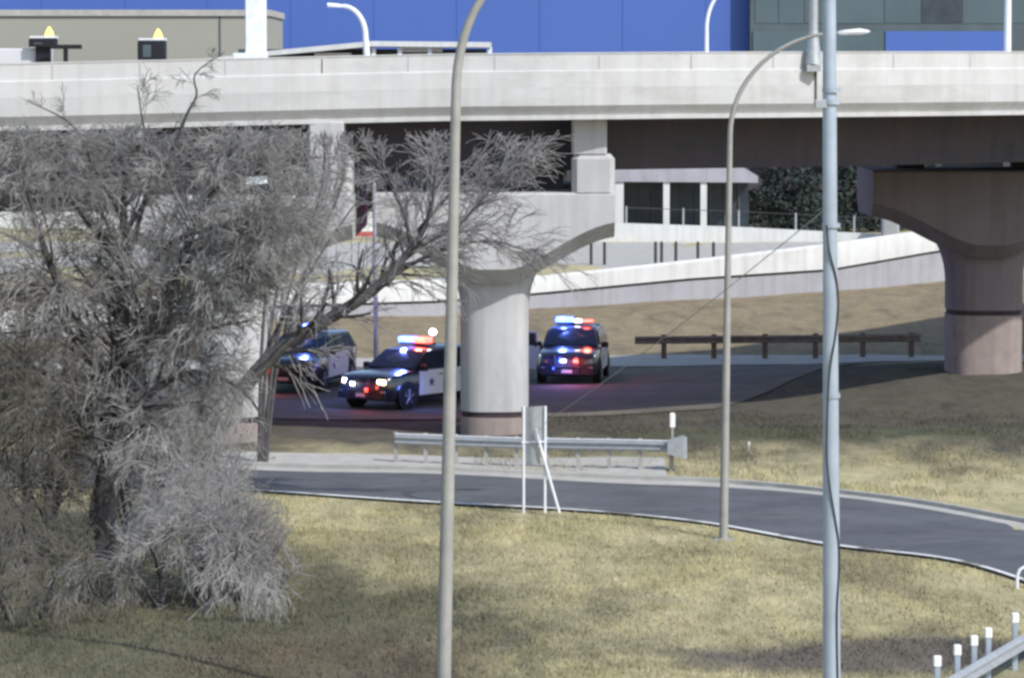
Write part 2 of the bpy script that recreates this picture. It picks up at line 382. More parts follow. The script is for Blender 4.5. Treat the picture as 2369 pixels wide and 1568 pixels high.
jointbox(xj, .38, 1.30, .07, .066).build('expansion_joint', M['joint'], br)
for px in (66, 150, 232, 326, 410, 495, 598, 690, 760, 880, 960):
    x = (px - 512) / F * 101.5 if px < 700 else (px - 512) / F * 107
    jointbox(x, 1.34, 1.72, .03, .006).build('parapet_joint', M['ring'] if px in (326, ) else M['ramp_wall'], br)

# ---------------------------------------------------------------- piers
def pier(cx, cy, zbase, zcap, hw, capL, capR, depth_front, depth_back, zring, label, pedestal=False, pm=None):
    pm = pm or M['pier']
    root = empty('bridge_pier', (cx, cy, zbase), label, 'bridge pier', 'hammerhead concrete piers carrying the overpass')
    N = 40
    def ring(z, a, b_, e=3.0):
        out = []
        for k in range(N):
            th = 2 * pi * k / N; c_, s_ = cos(th), sin(th)
            out.append((cx + a * abs(c_) ** (2 / e) * (1 if c_ >= 0 else -1), cy + b_ * abs(s_) ** (2 / e) * (1 if s_ >= 0 else -1), z))
        return out
    hd = hw * 1.15
    MB().loft([ring(zbase - .6, hw, hd), ring(zring - .09, hw, hd)]).build('plinth', M['pier_low'], root, smooth_angle=40)
    MB().loft([ring(zring - .09, hw * .965, hd * .965), ring(zring + .07, hw * .965, hd * .965)]).build('band', M['ring'], root, smooth_angle=40)
    zc = 3.3
    rr = [ring(zring + .07, hw, hd)]
    for k in range(9):
        q = k / 8; rr.append(ring(lerp(zc, 5.0, q), hw + .55 * q ** 2.4, hd + .3 * q ** 2))
    MB().loft(rr).build('column', pm, root, smooth_angle=40)
    mb = MB(); secs = []
    n = 28
    for i in range(n + 1):
        x = lerp(-capL, capR, i / n); s_ = abs(x) / (capL if x < 0 else capR)
        zb = 4.25 + (5.55 - 4.25) * smooth((s_ - .12) / .95) ** .8
        f = cy - depth_front; bk = cy + depth_back; bv = .42
        rin = .5 + .5 * (1 - s_)
        secs.append([(cx + x, f + .06, zcap), (cx + x, f, zcap - .06), (cx + x, f, zb + bv), (cx + x, f + .55, zb), (cx + x, bk - .55, zb), (cx + x, bk, zb + bv), (cx + x, bk, zcap)])
    mb.loft(secs); mb.build('cap', pm, root, smooth_angle=25)
    if pedestal:
        f = cy - depth_front
        x1 = cx + capR
        MB().cbox(x1 - 1.17, x1 - .003, f + .004, f + 1.6, zcap + .001, zcap + 1.05, .14).build('pedestal', M['pier'], root)
        MB().cbox(x1 - 1.165, x1 - .22, f + .05, f + 1.5, zcap + 1.052, zcap + 2.0, .05).build('bearing_block', M['pier'], root)
    if True:
        for xx in (-.6 * capL, .45 * capR):
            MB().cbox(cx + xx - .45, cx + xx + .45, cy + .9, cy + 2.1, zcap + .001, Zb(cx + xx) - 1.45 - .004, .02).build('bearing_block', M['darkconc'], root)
    return root
p1 = P(494.5, 430, 103.0)
capw = 118 / F * 101.2
pier(p1.x, 103.2, 0, 6.76, 34.5 / F * 102.2, P(376, 200, 101.2).x * -1 + p1.x, P(615, 200, 101.2).x - p1.x, 2.0, 9, .62,
     'sunlit hammerhead pier between the two police vehicles, right of the nearest lamp pole', True)
p2 = P(234, 430, 101.5)
pier(p2.x, 101.6, 0, 6.72, 33.5 / F * 101, p2.x - P(118, 200, 99.6).x, P(352, 200, 99.6).x - p2.x, 2.0, 9, .62,
     'hammerhead pier at left, half hidden behind the bare trees', True)
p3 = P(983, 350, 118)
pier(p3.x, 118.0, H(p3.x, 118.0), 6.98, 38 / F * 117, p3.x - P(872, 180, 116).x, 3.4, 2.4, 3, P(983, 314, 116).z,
     'shaded mauve grey hammerhead pier at the right edge on the grassy mound', pm=mat('shaded_pier_concrete', (.205, .18, .188), .9, var=.08, scale=.7, streak=.15))  # darker copy of the pier concrete, deck shade put into its colour

# ---------------------------------------------------------------- ramp behind
rr_ = empty('ramp', (0, 148, 1), 'curving ramp with white barrier above a grey retaining wall behind the piers', 'ramp')
pts = []
for i in range(61):
    x = lerp(-45, 42, i / 60); d, zt, zl, zb = ramp_at(x)
    pts.append((x, d, zt, zl, zb))
MB().loft([[(x, d - .12, zl), (x, d - .12, zt - .1), (x, d - .06, zt), (x, d + .22, zt), (x, d + .22, zl)] for x, d, zt, zl, zb in pts]).build('barrier', M['ramp_white'], rr_, smooth_angle=30)
MB().loft([[(x, d, zb - 1), (x, d, zl - .1), (x, d + .3, zl - .1), (x, d + .3, zb - 1)] for x, d, zt, zl, zb in pts]).build('retaining_wall', M['ramp_wall'], rr_)
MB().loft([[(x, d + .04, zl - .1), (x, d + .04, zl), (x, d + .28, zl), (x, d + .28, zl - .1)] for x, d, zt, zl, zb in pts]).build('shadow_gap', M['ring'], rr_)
MB().loft([[(x, d + .30, zt - .85), (x, d + 8, zt - .85), (x, d + 8, zb - 1.5), (x, d + .30, zb - 1.5)] for x, d, zt, zl, zb in pts]).build('roadway', M['shoulder'], rr_)

# ---------------------------------------------------------------- guardrails
def wbeam(path, zc, m, parent, name='rail', h=.31):
    prof = [(-.0, -h / 2), (-.07, -h * .32), (-.07, -h * .2), (0, -.02), (0, .02), (-.07, h * .2), (-.07, h * .32), (0, h / 2), (.012, h / 2), (.012, -h / 2)]
    out = []
    for i, p in enumerate(path):
        a = path[max(i - 1, 0)]; c2 = path[min(i + 1, len(path) - 1)]
        t_ = (c2 - a); t_.z = 0; t_.normalize()
        out.append((p.x, p.y, H(p.x, p.y) * 0 + zc(p), -t_.y, t_.x))
    return MB().sweep(out, prof).build(name, m, parent, smooth_angle=50)
# near the pier
ga, gb = G2(915, 1070), G2(1575, 1094)
gr = empty('guardrail', ga, 'galvanised guardrail in front of the sunlit pier, ending in a flared terminal', 'guardrail')
N = 12; path = [ga.lerp(gb, i / 24) for i in range(25)]
wbeam(path, lambda p: H(p.x, p.y) + .62, M['galv'], gr, h=.25)
MB().tube([p + Vector((0, -.02, H(p.x, p.y) + .765)) for p in path], .018, 6).build('top_edge', M['white_metal'], gr)
for i in range(0, 10):
    p = ga.lerp(gb, i / 9.3); z = H(p.x, p.y)
    MB().box(p.x - .05, p.x + .05, p.y + .02, p.y + .17, z - .2, z + .80).build('post', M['galv_warm'], gr)
e = gb
MB().loft([[(e.x - .35, e.y - .09, .46 + H(e.x, e.y)), (e.x - .35, e.y + .03, .46 + H(e.x, e.y)), (e.x - .35, e.y + .03, .80 + H(e.x, e.y)), (e.x - .35, e.y - .09, .80 + H(e.x, e.y))],
           [(e.x + .05, e.y - .16, .34 + H(e.x, e.y)), (e.x + .05, e.y + .2, .34 + H(e.x, e.y)), (e.x + .05, e.y + .2, .90 + H(e.x, e.y)), (e.x + .05, e.y - .16, .90 + H(e.x, e.y))],
           [(e.x + .14, e.y - .16, .36 + H(e.x, e.y)), (e.x + .14, e.y + .2, .36 + H(e.x, e.y)), (e.x + .14, e.y + .2, .86 + H(e.x, e.y)), (e.x + .14, e.y - .16, .86 + H(e.x, e.y))]]).build('end_terminal', M['galv'], gr)
# brown one at the foot of the embankment
ba, bb = P2(1468, 830, 129.4), P2(2128, 815, 130.6); ba.z = bb.z = 0
gr = empty('guardrail', ba, 'rusty brown guardrail at the foot of the embankment behind the right patrol car', 'guardrail')
path = [ba.lerp(bb, i / 12) for i in range(13)]
wbeam(path, lambda p: .72, M['rust'], gr, h=.27)
for X in (1535, 1650, 1768, 1885, 1995, 2108):
    tt = (X - 1468) / (2128 - 1468); p = ba.lerp(bb, tt)
    MB().cbox(p.x - .09, p.x + .09, p.y + .02, p.y + .2, -.3, .9, .02).build('post', M['wood'], gr)
    MB().box(p.x - .07, p.x + .07, p.y + .0, p.y + .03, .56, .88).build('blockout', M['wood'], gr)
# near bottom right
na, nb = P(930, 690, 55.6), P(1060, 601, 63.4)
na.z = nb.z = 0
gr = empty('guardrail', na, 'pale guardrail with white topped posts in the bottom right corner', 'guardrail')
path = [na.lerp(nb, i / 10) for i in range(11)]
wbeam(path, lambda p: .62, M['galv'], gr, h=.27)
for (px, py) in ((947, 669), (965.5, 656), (981.5, 643), (995.5, 634), (1023, 621)):
    tt = (px - 930) / 130.0
    p = na.lerp(nb, tt); p += Vector((-.16, .2, 0))
    po = MB().cbox(p.x - .045, p.x + .045, p.y - .04, p.y + .04, -.2, .90, .01).build('post', M['galv_blue'], gr)
    MB().cbox(p.x - .06, p.x + .06, p.y - .05, p.y + .05, .901, 1.06, .015).build('reflector', M['paint'], po)

# ---------------------------------------------------------------- lamp poles and poles
def arc_pole(name, base, zstraight, top, reach, r0, r1, m, label, lum=True, lean=0, group='davit lamp poles', flare=False, ext=.9, catg='street lamp'):
    root = empty(name, base, label, catg, group)
    b_ = Vector(base); pts = []; rad = []
    hx = lean
    L = top - zstraight; sgn = 1 if reach > 0 else -1
    for i in range(10):
        q = i / 9; pts.append(b_ + Vector((hx * q, 0, (zstraight - b_.z) * q))); rad.append(lerp(r0, lerp(r0, r1, .65), q))
    st = pts[-1].copy(); rm = rad[-1]
    for i in range(1, 17):
        th = pi / 2 * i / 16
        pts.append(st + Vector((reach * (1 - cos(th)), 0, L * sin(th)))); rad.append(lerp(rm, r1, i / 16))
    MB().tube(pts, rad, 12).build('pole', m, root, smooth_angle=50)
    if flare:
        MB().tube([b_, b_ + Vector((0, 0, .5)), b_ + Vector((0, 0, .9))], [r0 * 1.9, r0 * 1.35, r0 * 1.02], 12).build('base', m, root, smooth_angle=50)
    else:
        MB().cbox(b_.x - r0 * 2.2, b_.x + r0 * 2.2, b_.y - r0 * 2.2, b_.y + r0 * 2.2, b_.z - .1, b_.z + .04, .01).build('base', m, root)
    if lum:
        e = pts[-1]
        q = []
        for s_, wd, h0, h1 in ((0, .05, -.04, .04), (.12, .11, -.05, .06), (.45, .14, -.06, .07), (ext, .09, -.04, .03), (ext + .06, .04, -.02, .01)):
            x = e.x + sgn * s_; z = e.z + .06 * s_
            q.append([(x, e.y - wd, z), (x, e.y - wd * .7, z + h1), (x, e.y + wd * .7, z + h1), (x, e.y + wd, z), (x, e.y + wd * .7, z + h0), (x, e.y - wd * .7, z + h0)])
        l = MB().loft(q).build('lamp_head', M['white_metal'], root, smooth_angle=50)
    return root
# nearest at the left of centre
b1 = P(443, 677, 58); b1.z = H(b1.x, 58)
arc_pole('street_lamp', b1, P(456, 95, 58).z, P(495, -30, 58).z, 1.1, .118, .055, M['galv_warm'],
         'nearest tall warm grey lamp pole, bending right out of the top of the picture', lean=P(456, 95, 58).x - b1.x)
b2 = G(723.5, 537); b2.z = H(b2.x, b2.y)
arc_pole('street_lamp', b2, P(730, 135, b2.y).z, P(836, 33, b2.y).z, P(838, 33, b2.y).x - P(730, 100, b2.y).x, .098, .035, M['galv_warm'],
         'grey lamp pole at the road edge with a long curved arm and flat lamp head', lean=P(730, 135, b2.y).x - b2.x, ext=.62)
# on the overpass
def deckpoint(px, behind, dz=.86):
    x = (px - 512) / F * 106
    for _ in range(6):
        y = Dx(x) + behind; x = (px - 512) / F * y
    return Vector((x, y, Zb(x) + dz))
b7 = deckpoint(369.5, 12.8, .864)
arc_pole('street_lamp', b7, P(365, 36, b7.y).z, P(340, 6, b7.y).z, P(343, 6, b7.y).x - P(366, 36, b7.y).x, .13, .06, M['white_metal'],
         'white lamp on the overpass curving to the left above the canopy', lean=P(365.5, 36, b7.y).x - b7.x, ext=.35)
b6 = deckpoint(706, 12.8, .864)
arc_pole('street_lamp', b6, P(706, 28, b6.y).z, P(728, -20, b6.y).z, 1.2, .075, .05, M['white_metal'],
         'thin pale lamp pole on the overpass curving right before the blue building', ext=.5)
b5 = deckpoint(1006, 12.8, .864)
arc_pole('street_lamp', b5, P(1008, -60, b5.y).z, P(1035, -100, b5.y).z, 1.2, .125, .08, M['white_metal'],
         'thick pale lamp pole on the overpass at the far right', flare=True)
b4 = deckpoint(812.5, -.22, 1.45)
r4 = arc_pole('street_lamp', b4, P(813, -60, b4.y).z, P(840, -100, b4.y).z, 1.2, .125, .1, M['galv'],
         'grey lamp pole bolted to the overpass face beside the tall blue grey pole', flare=True)
x4 = b4.x
MB().cbox(x4 - .2, x4 + .2, Dx(x4) - .42, Dx(x4) - .056, Zb(x4) + 1.25, Zb(x4) + 1.44, .02).build('bracket', M['galv'], r4)

# tall blue grey camera pole
b3 = P(833, 677, 50); b3.z = H(b3.x, 50)
cp = empty('utility_pole', b3, 'tall straight blue grey pole with a black cable running down it', 'pole')
top = P(829, -60, 50)
MB().tube([b3 + Vector((0, 0, -.3)), b3.lerp(top, .3), b3.lerp(top, .6), top], [.128, .115, .10, .088], 14).build('shaft', M['galv_blue'], cp, smooth_angle=50)
for Y0 in (90, 102, 225, 395):
    c_ = P(831.2 - .0, Y0, 50)
    MB().tube([c_ - Vector((0, 0, .03)), c_ + Vector((0, 0, .03))], [.122, .122], 14).build('strap', M['galv_blue'], cp, smooth_angle=50)
c_ = P(820, 103, 49.95)
MB().cbox(c_.x - .08, c_.x + .10, c_.y - .05, c_.y + .06, c_.z - .06, c_.z + .05, .02).build('bracket', M['galv'], cp)
cab = []
for (X, Y) in ((1912, 520), (1918, 580), (1934, 640), (1940, 700), (1934, 770), (1920, 850), (1914, 940), (1912, 1020), (1913, 1070), (1920, 1130), (1932, 1200), (1941, 1260), (1941, 1330), (1936, 1420), (1938, 1568)):
    q = P2(X, Y, 49.86); cab.append(q)
cab = cat(cab, 4)
# keep the cable on the front surface of the pole
cab2 = []
for q in cab:
    tt = (q.z - b3.z) / (top.z - b3.z); ax = lerp(b3.x, top.x, tt); r_ = lerp(.13, .092, tt) + .012
    dx = max(-r_, min(r_, q.x - ax)); cab2.append((ax + dx, 50 - sqrt(max(0, r_ * r_ - dx * dx)), q.z))
MB().tube(cab2, .011, 6).build('cable', M['cable'], cp)

# wire from that pole down to the sign frame
sg = G2(1235, 1186); sg.z = H(sg.x, sg.y)
wa = P2(1912, 480, 50); wb = P2(1265, 972, sg.y)
wp = []
for i in range(25):
    q = i / 24; p = wa.lerp(wb, q); p.z -= .10 * 4 * q * (1 - q); wp.append(p)
o = MB().tube(wp, .008, 5).build('guy_wire', M['wire'], org=wa)
tag(o, 'thin slack wire running from the tall blue grey pole down to the small sign frame', 'wire')

# thin pole behind, at the left of the pier
tp = P2(870, 800, 121); tp.z = 0
t_ = empty('thin_pole', tp, 'thin pale upright pole standing behind the middle patrol car', 'pole')
MB().tube([tp, P2(868, 640, 121), P2(865, 430, 121), P2(865, 418, 121)], [.085, .075, .06, .05], 8).build('shaft', M['galv'], t_, smooth_angle=50)
MB().cbox(tp.x - .2, tp.x + .2, tp.y - .2, tp.y + .2, -.2, .15, .03).build('footing', M['kerb'], t_)

# ---------------------------------------------------------------- sign frame in front of the road
sr = empty('road_sign', sg, 'back of a small pale sign on a braced frame at the near road edge', 'road sign')
Y = sg.y
def sp(X, Yp, dy=0): return P2(X, Yp, Y + dy)
MB().add([sp(1206, 940), sp(1264, 937), sp(1262, 1018), sp(1208, 1020), sp(1206, 940, .03), sp(1264, 937, .03), sp(1262, 1018, .03), sp(1208, 1020, .03)],
         [(0, 1, 2, 3), (4, 7, 6, 5), (0, 4, 5, 1), (1, 5, 6, 2), (2, 6, 7, 3), (3, 7, 4, 0)]).build('panel', M['galv'], sr)
MB().add([sp(1211, 1026), sp(1243, 1024), sp(1250, 1072), sp(1211, 1074), sp(1211, 1026, .03), sp(1243, 1024, .03), sp(1250, 1072, .03), sp(1211, 1074, .03)],
         [(0, 1, 2, 3), (4, 7, 6, 5), (0, 4, 5, 1), (1, 5, 6, 2), (2, 6, 7, 3), (3, 7, 4, 0)]).build('lower_panel', M['galv'], sr)
for X0, X1, Yb in ((1211, 1211, 1205), (1261, 1260, 1190)):
    a = sp(X0, 938, -.03); c_ = sp(X1, Yb, -.03); c_.z = H(c_.x, c_.y) - .1
    MB().tube([a, c_], .032, 6).build('post', M['white_metal'], sr)
a = sp(1238, 990, -.09); c_ = sp(1297, 1192, -.09); c_.z = H(c_.x, c_.y) - .1
MB().tube([a, c_], .032, 6).build('brace', M['white_metal'], sr)
MB().tube([sp(1206, 1022, -.05), sp(1263, 1020, -.05)], .02, 6).build('crossbar', M['white_metal'], sr)

# delineators
def delineator(base, h, wd, label):
    o = empty('delineator', base, label, 'marker post', None)
    MB().box(base.x - .025, base.x + .025, base.y - .02, base.y + .02, base.z - .1, base.z + h * .62).build('post', M['galv'], o)
    MB().cbox(base.x - wd, base.x + wd, base.y - .035, base.y - .005, base.z + h * .58, base.z + h, .02).build('reflector', M['paint'], o)
d1 = G2(1555, 1050); d1.z = H(d1.x, d1.y); delineator(d1, (P2(1553, 953, d1.y).z - d1.z), .07, 'white headed marker post behind the guardrail terminal')
d2 = G2(1732, 1056); d2.z = H(d2.x, d2.y); delineator(d2, (P2(1732, 1018, d2.y).z - d2.z), .025, 'tiny white stake in the grass left of the tall blue grey pole')
# white hoop at the right edge
hp = G2(2352, 1358); hp.z = H(hp.x, hp.y)
o = MB().tube([hp + Vector((0, 0, -.1)), hp + Vector((0, 0, .26)), hp + Vector((.05, 0, .38)), hp + Vector((.14, 0, .43)), hp + Vector((.23, 0, .38)), hp + Vector((.28, 0, .26)), hp + Vector((.28, 0, -.1))], .035, 8).build('hoop_barrier', M['white_metal'], org=hp, smooth_angle=50)
tag(o, 'small white tubular hoop at the right edge of the road', 'barrier')

# ---------------------------------------------------------------- buildings behind
bb_ = empty('store_building', (0, 270, 1.5), 'huge windowless blue building filling the background above the overpass', 'building')
MB().box(-120, 58, 270, 330, 0, 26).build('wall', M['blue'], bb_)
for i in range(30):
    x = -118 + i * 6.0
    MB().box(x, x + .08, 269.97, 270, 1.5, 25.9).build('panel_seam', mat('blue_seam', (.068, .132, .412), .6) if i == 0 else bpy.data.materials['blue_seam'], bb_)
gl = empty('glass_building', (30, 268.6, 1.5), 'grey green glazed building at top right with a blue band along its foot', 'building')
x0 = P2(1735, 60, 268.5).x
MB().box(x0, 90, 268.6, 269.9, 0, 24).build('wall', M['gpanel'], gl)
zz = [P2(0, y, 268.5).z for y in (-400, -250, -120, -30, 55, 68)]
k = 0
cols = [P2(X, 60, 268.5).x for X in (1745, 1800, 1860, 1925, 2045, 2130, 2225, 2330, 2420, 2520)]
for a, c_ in zip(cols[:-1], cols[1:]):
    k += 1
    for j in range(4):
        MB().box(a + .04, c_ - .04, 268.56, 268.59, zz[j + 1] + .04, zz[j] - .04).build('window', M['gglass'] if (k + j) % 3 else M['darkglass'] if (k + j) % 2 else M['gpanel'], gl)
MB().box(P2(2048, 60, 268.5).x, P2(2335, 60, 268.5).x, 268.5, 268.59, 1.0, P2(0, 72, 268.5).z).build('blue_band', M['blue'], gl)
MB().box(x0 + .2, P2(2040, 60, 268.5).x, 268.5, 268.59, 1.0, P2(0, 72, 268.5).z).build('lower_window', M['gglass'], gl)

be = empty('beige_building', (-40, 240, 1.5), 'long plain beige building at top left in front of the blue one', 'building')
xe = P(269, 50, 240).x; zt = P(0, 16, 240).z
MB().box(-110, xe, 240, 254.5, 0, zt).build('wall', M['beige'], be)
MB().box(-110.1, xe + .12, 239.85, 254.6, zt + .002, zt + .4).build('roof_edge', M['kerb'], be)
MB().box(xe - 3.2, xe - 3.1, 239.95, 240, 1.5, zt).build('seam', M['gpanel'], be)

# dark parking structure with station canopies
ps = empty('parking_structure', (0, 204, 1.5), 'dark multi level parking structure in the shade beyond the overpass', 'building')
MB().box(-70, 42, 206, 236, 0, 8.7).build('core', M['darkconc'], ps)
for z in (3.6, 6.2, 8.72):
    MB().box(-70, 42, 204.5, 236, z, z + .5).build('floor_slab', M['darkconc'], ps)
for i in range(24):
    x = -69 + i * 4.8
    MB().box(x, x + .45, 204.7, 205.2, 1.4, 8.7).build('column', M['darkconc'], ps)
MB().box(-70, P2(870, 500, 204).x, 203.9, 204.4, 1.4, P2(0, 490, 204).z).build('low_wall', M['ramp_white'], ps)

# rooftop canopy above the overpass
cz = P(0, 41.5, 212).z
cn = empty('canopy', (P(400, 50, 212).x, 214, 9.2), 'long flat white canopy roof rising above the overpass parapet', 'canopy')
xa, xb_ = P(268, 0, 212).x, P(491, 0, 212).x; xm = P(372, 0, 212).x
zl = P(0, 56, 212).z
MB().loft([[(xa - 5, y0, zl - .6 + a_) for y0, a_ in ((211, 0), (211, .25), (218, .25), (218, 0))],
           [(xa, y0, zl - .0 + a_) for y0, a_ in ((211, 0), (211, .28), (218, .28), (218, 0))],
           [(xm, y0, cz - .28 + a_) for y0, a_ in ((211, 0), (211, .3), (218, .3), (218, 0))],
           [(xb_, y0, cz - .34 + a_) for y0, a_ in ((211, 0), (211, .3), (218, .3), (218, 0))]]).build('roof', M['ramp_white'], cn)
for px in (374, 400, 430, 462, 490):
    x = P(px, 0, 212).x; MB().box(x - .12, x + .12, 211.3, 211.5, 9.22, cz - .34).build('post', M['white_metal'], cn)
MB().box(xa - 2, xb_ - .3, 216, 216.3, 9.22, cz - .4).build('back_wall', M['darkglass'], cn)
MB().box(P(313, 0, 211).x, P(350, 0, 211).x, 212.2, 213, P(0, 58.5, 211).z, P(0, 50, 211).z - .15).build('white_panel', mat('bright_sign', (.85, .82, .82), .5), cn)
MB().box(P(400, 0, 211).x, P(442, 0, 211).x, 212.2, 213, P(0, 52, 211).z, P(0, 46.5, 211).z).build('white_panel', bpy.data.materials['bright_sign'], cn)
MB().box(P(310, 0, 211).x, P(362, 0, 211).x, 212.1, 213.1, 9.22, P(0, 58.7, 211).z).build('red_counter', mat('pale_red', (.6, .35, .33), .6), cn)

# white pylon
pb = P2(594, 500, 186); pb.z = H(pb.x, 186)
pyl = empty('pylon', pb, 'tall white rectangular pylon rising above the overpass at left', 'pylon')
hw_ = 10.3 / F * 186
m_p = mat('pylon_white', (.72, .76, .80), .6, var=.12, scale=2.2)
MB().cbox(pb.x - hw_, pb.x + hw_, 185.6, 186.4, pb.z - .2, 17, .05).build('shaft', m_p, pyl)
zt2 = P(0, 58, 186).z
MB().cbox(pb.x - hw_ - .6, pb.x + hw_ + .05, 185.3, 186.7, zt2 - .6, zt2 + .25, .03).build('collar', m_p, pyl)
# cabinets with amber beacons on the structure's top
def beacon_box(Xa, Xb, Ya, Yb, label, Y=206):
    a = P2(Xa, Yb, Y); c_ = P2(Xb, Ya, Y); cx = (a.x + c_.x) / 2
    o = empty('beacon_cabinet', (cx, Y, 9.22), label, 'beacon', 'dark cabinets with amber beacons')
    MB().cbox(a.x, c_.x, Y, Y + 1.2, a.z, c_.z, .08).build('cabinet', M['black'], o)
    MB().box(a.x + .3, a.x + 1.5 * .5, Y - .03, Y, a.z + .15, c_.z - .25).build('door', M['gpanel'], o)
    MB().box(cx - .4, cx + .4, Y + .3, Y + .9, 9.22, a.z).build('stand', M['black'], o)
    MB().box(cx - .7, cx + .8, Y + .2, Y + 1, c_.z + .002, c_.z + .12).build('tray', M['white_metal'], o)
    MB().tube([(cx + .35, Y + .5, c_.z + .12), (cx + .35, Y + .5, c_.z + .38), (cx + .35, Y + .5, c_.z + .62)], [.26, .18, .04], 10).build('lamp', M['amber'], o)
beacon_box(318, 381, 93, 138, 'square dark cabinet topped by an amber light in front of the beige building')
beacon_box(66, 128, 88, 108, 'low dark cabinet topped by an amber light above the white trailer')
tr = P2(52, 145, 207)
trr = empty('trailer', (tr.x, 207, 9.22), 'white box trailer parked at the far top left behind the parapet', 'trailer')
xa = P2(-60, 0, 207).x; xb_ = P2(112, 0, 207).x
MB().cbox(xa, xb_, 206.6, 209, 9.75, P2(0, 112, 207).z, .06).build('body', M['carwhite'], trr)
for xw in (xa + 1, xa + 4, xb_ - 3, xb_ - 1):
    MB().tube([(xw, 206.6, 9.66), (xw, 206.9, 9.66)], .42, 14).build('wheel', M['tyre'], trr)
tpx = P2(152, 140, 205.6)
tb = empty('t_post', (tpx.x, 205.6, 9.22), 'dark T shaped post beside the white trailer', 'post')
MB().box(tpx.x - .12, tpx.x + .12, 205.5, 205.7, 9.22, P2(0, 105, 205.6).z).build('post', M['black'], tb)
MB().box(P2(115, 0, 205.6).x, P2(188, 0, 205.6).x, 205.45, 205.75, P2(0, 113, 205.6).z, P2(0, 103, 205.6).z).build('arm', M['black'], tb)

# station below: pale canopy, posts, wall and railings seen under the overpass
st = empty('station_shelter', (P2(1590, 500, 192).x, 194, 1.5), 'pale roofed shelter with dark glass seen under the overpass right of the sunlit pier', 'shelter')
D = 192
def pz(y, d=D): return P2(0, y, d).z
MB().loft([[(P2(1380, 0, D).x, y0, pz(418) + a_) for y0, a_ in ((191, 0), (191, .62), (200, .62), (200, 0))],
           [(P2(1700, 0, D).x, y0, pz(420) + a_) for y0, a_ in ((191, 0), (191, 1.0), (200, 1.0), (200, 0))],
           [(P2(1752, 0, D).x, y0, pz(421) + a_) for y0, a_ in ((191, 0), (191, .35), (200, .35), (200, 0))]]).build('roof', M['ramp_wall'], st)
for X in (1432, 1541, 1627):
    c_ = P2(X, 0, D).x; wd = .16 if X > 1500 else .22
    MB().box(c_ - wd, c_ + wd, 191.1, 191.6, 1.3, pz(419)).build('post', M['ramp_white'], st)
MB().box(P2(1400, 0, D).x, P2(1745, 0, D).x, 196, 196.2, 1.5, pz(419)).build('glass_wall', M['darkglass'], st)
for k in range(9):
    c_ = P2(1450 + k * 34, 0, D).x; MB().box(c_ - .04, c_ + .04, 195.9, 195.99, 1.5, pz(425)).build('mullion', M['gpanel'], st)
# platform wall
pw = empty('platform_wall', (P2(1800, 0, 188).x, 188, 1.5), 'low white platform wall with thin rail posts beyond the ramp', 'wall')
xs_ = [(1180, 512, 556), (1425, 515, 557), (1700, 524, 566), (1900, 534, 580), (2180, 547, 592), (2420, 560, 606)]
MB().loft([[(P2(X, 0, 187.5).x, 187.5, pz(b0, 187.5) - .6), (P2(X, 0, 187.5).x, 187.5, pz(a0, 187.5)), (P2(X, 0, 187.5).x, 187.9, pz(a0, 187.5)), (P2(X, 0, 187.5).x, 187.9, pz(b0, 187.5) - .6)] for X, a0, b0 in xs_]).build('wall', M['ramp_white'], pw)
for X in (1448, 1580, 1708, 1840, 1975, 2108):
    y_ = interp([(a, b0) for a, b0, _ in xs_], X); c_ = P2(X, y_, 187.7)
    MB().tube([c_ - Vector((0, 0, .05)), c_ + Vector((0, 0, .86))], .05, 6).build('rail_post', M['galv'], pw)
MB().tube([P2(X, interp([(a, b0) for a, b0, _ in xs_], X) - 36, 187.7) for X in (1448, 1708, 1975, 2108)], .02, 5).build('handrail', M['darkconc'], pw)
# utility box and small bollards on the pale ground
ux = P2(2060, 545, 186)
o = empty('utility_box', (ux.x, 186, 1.5), 'pale square utility box beside the shaded pier', 'utility box')
MB().cbox(ux.x - .42, ux.x + .42, 186, 186.8, 1.5, P2(0, 484, 186).z, .05).build('cabinet', M['ramp_wall'], o)
MB().box(ux.x - .3, ux.x + .3, 185.975, 186, 1.8, P2(0, 494, 186).z).build('door', M['shoulder'], o)
bol = None
for i, (X, Yt) in enumerate(((1367, 590), (1398, 565), (1516, 575), (1530, 572), (1563, 578), (1614, 545), (1650, 600))):
    p = P2(X, Yt, 165); base = Vector((p.x, 165, H(p.x, 165)))
    if bol is None:
        bol = empty('bollard', base, 'small dark bollard on the pale ground above the ramp barrier', 'bollard', 'bollards on the pale ground beyond the ramp')
        MB().tube([base, base + Vector((0, 0, .95))], .07, 8).build('post', M['darkconc'], bol)
        MB().tube([base + Vector((0, 0, .951)), base + Vector((0, 0, 1.05))], [.08, .04], 8).build('cap', M['darkconc'], bol)
    else:
        c2 = copy_tree(bol); c2.location = base
# red and white gate far left of the pier
rg = P2(745, 580, 190); z0 = H(rg.x, 190)
go = empty('barrier_gate', (rg.x, 190, z0), 'red and white barrier arm seen between the two hammerhead piers', 'gate')
MB().box(rg.x - .2, rg.x + .2, 189.8, 190.2, z0, P2(0, 530, 190).z).build('post', M['red_paint'], go)
MB().box(rg.x - .9, P2(862, 0, 190).x, 189.7, 189.8, P2(0, 545, 190).z, P2(0, 535, 190).z).build('arm', M['red_paint'], go)
MB().box(rg.x - 1.2, P2(862, 0, 190).x, 189.7, 189.8, P2(0, 533, 190).z, P2(0, 525, 190).z).build('arm', M['paint'], go)
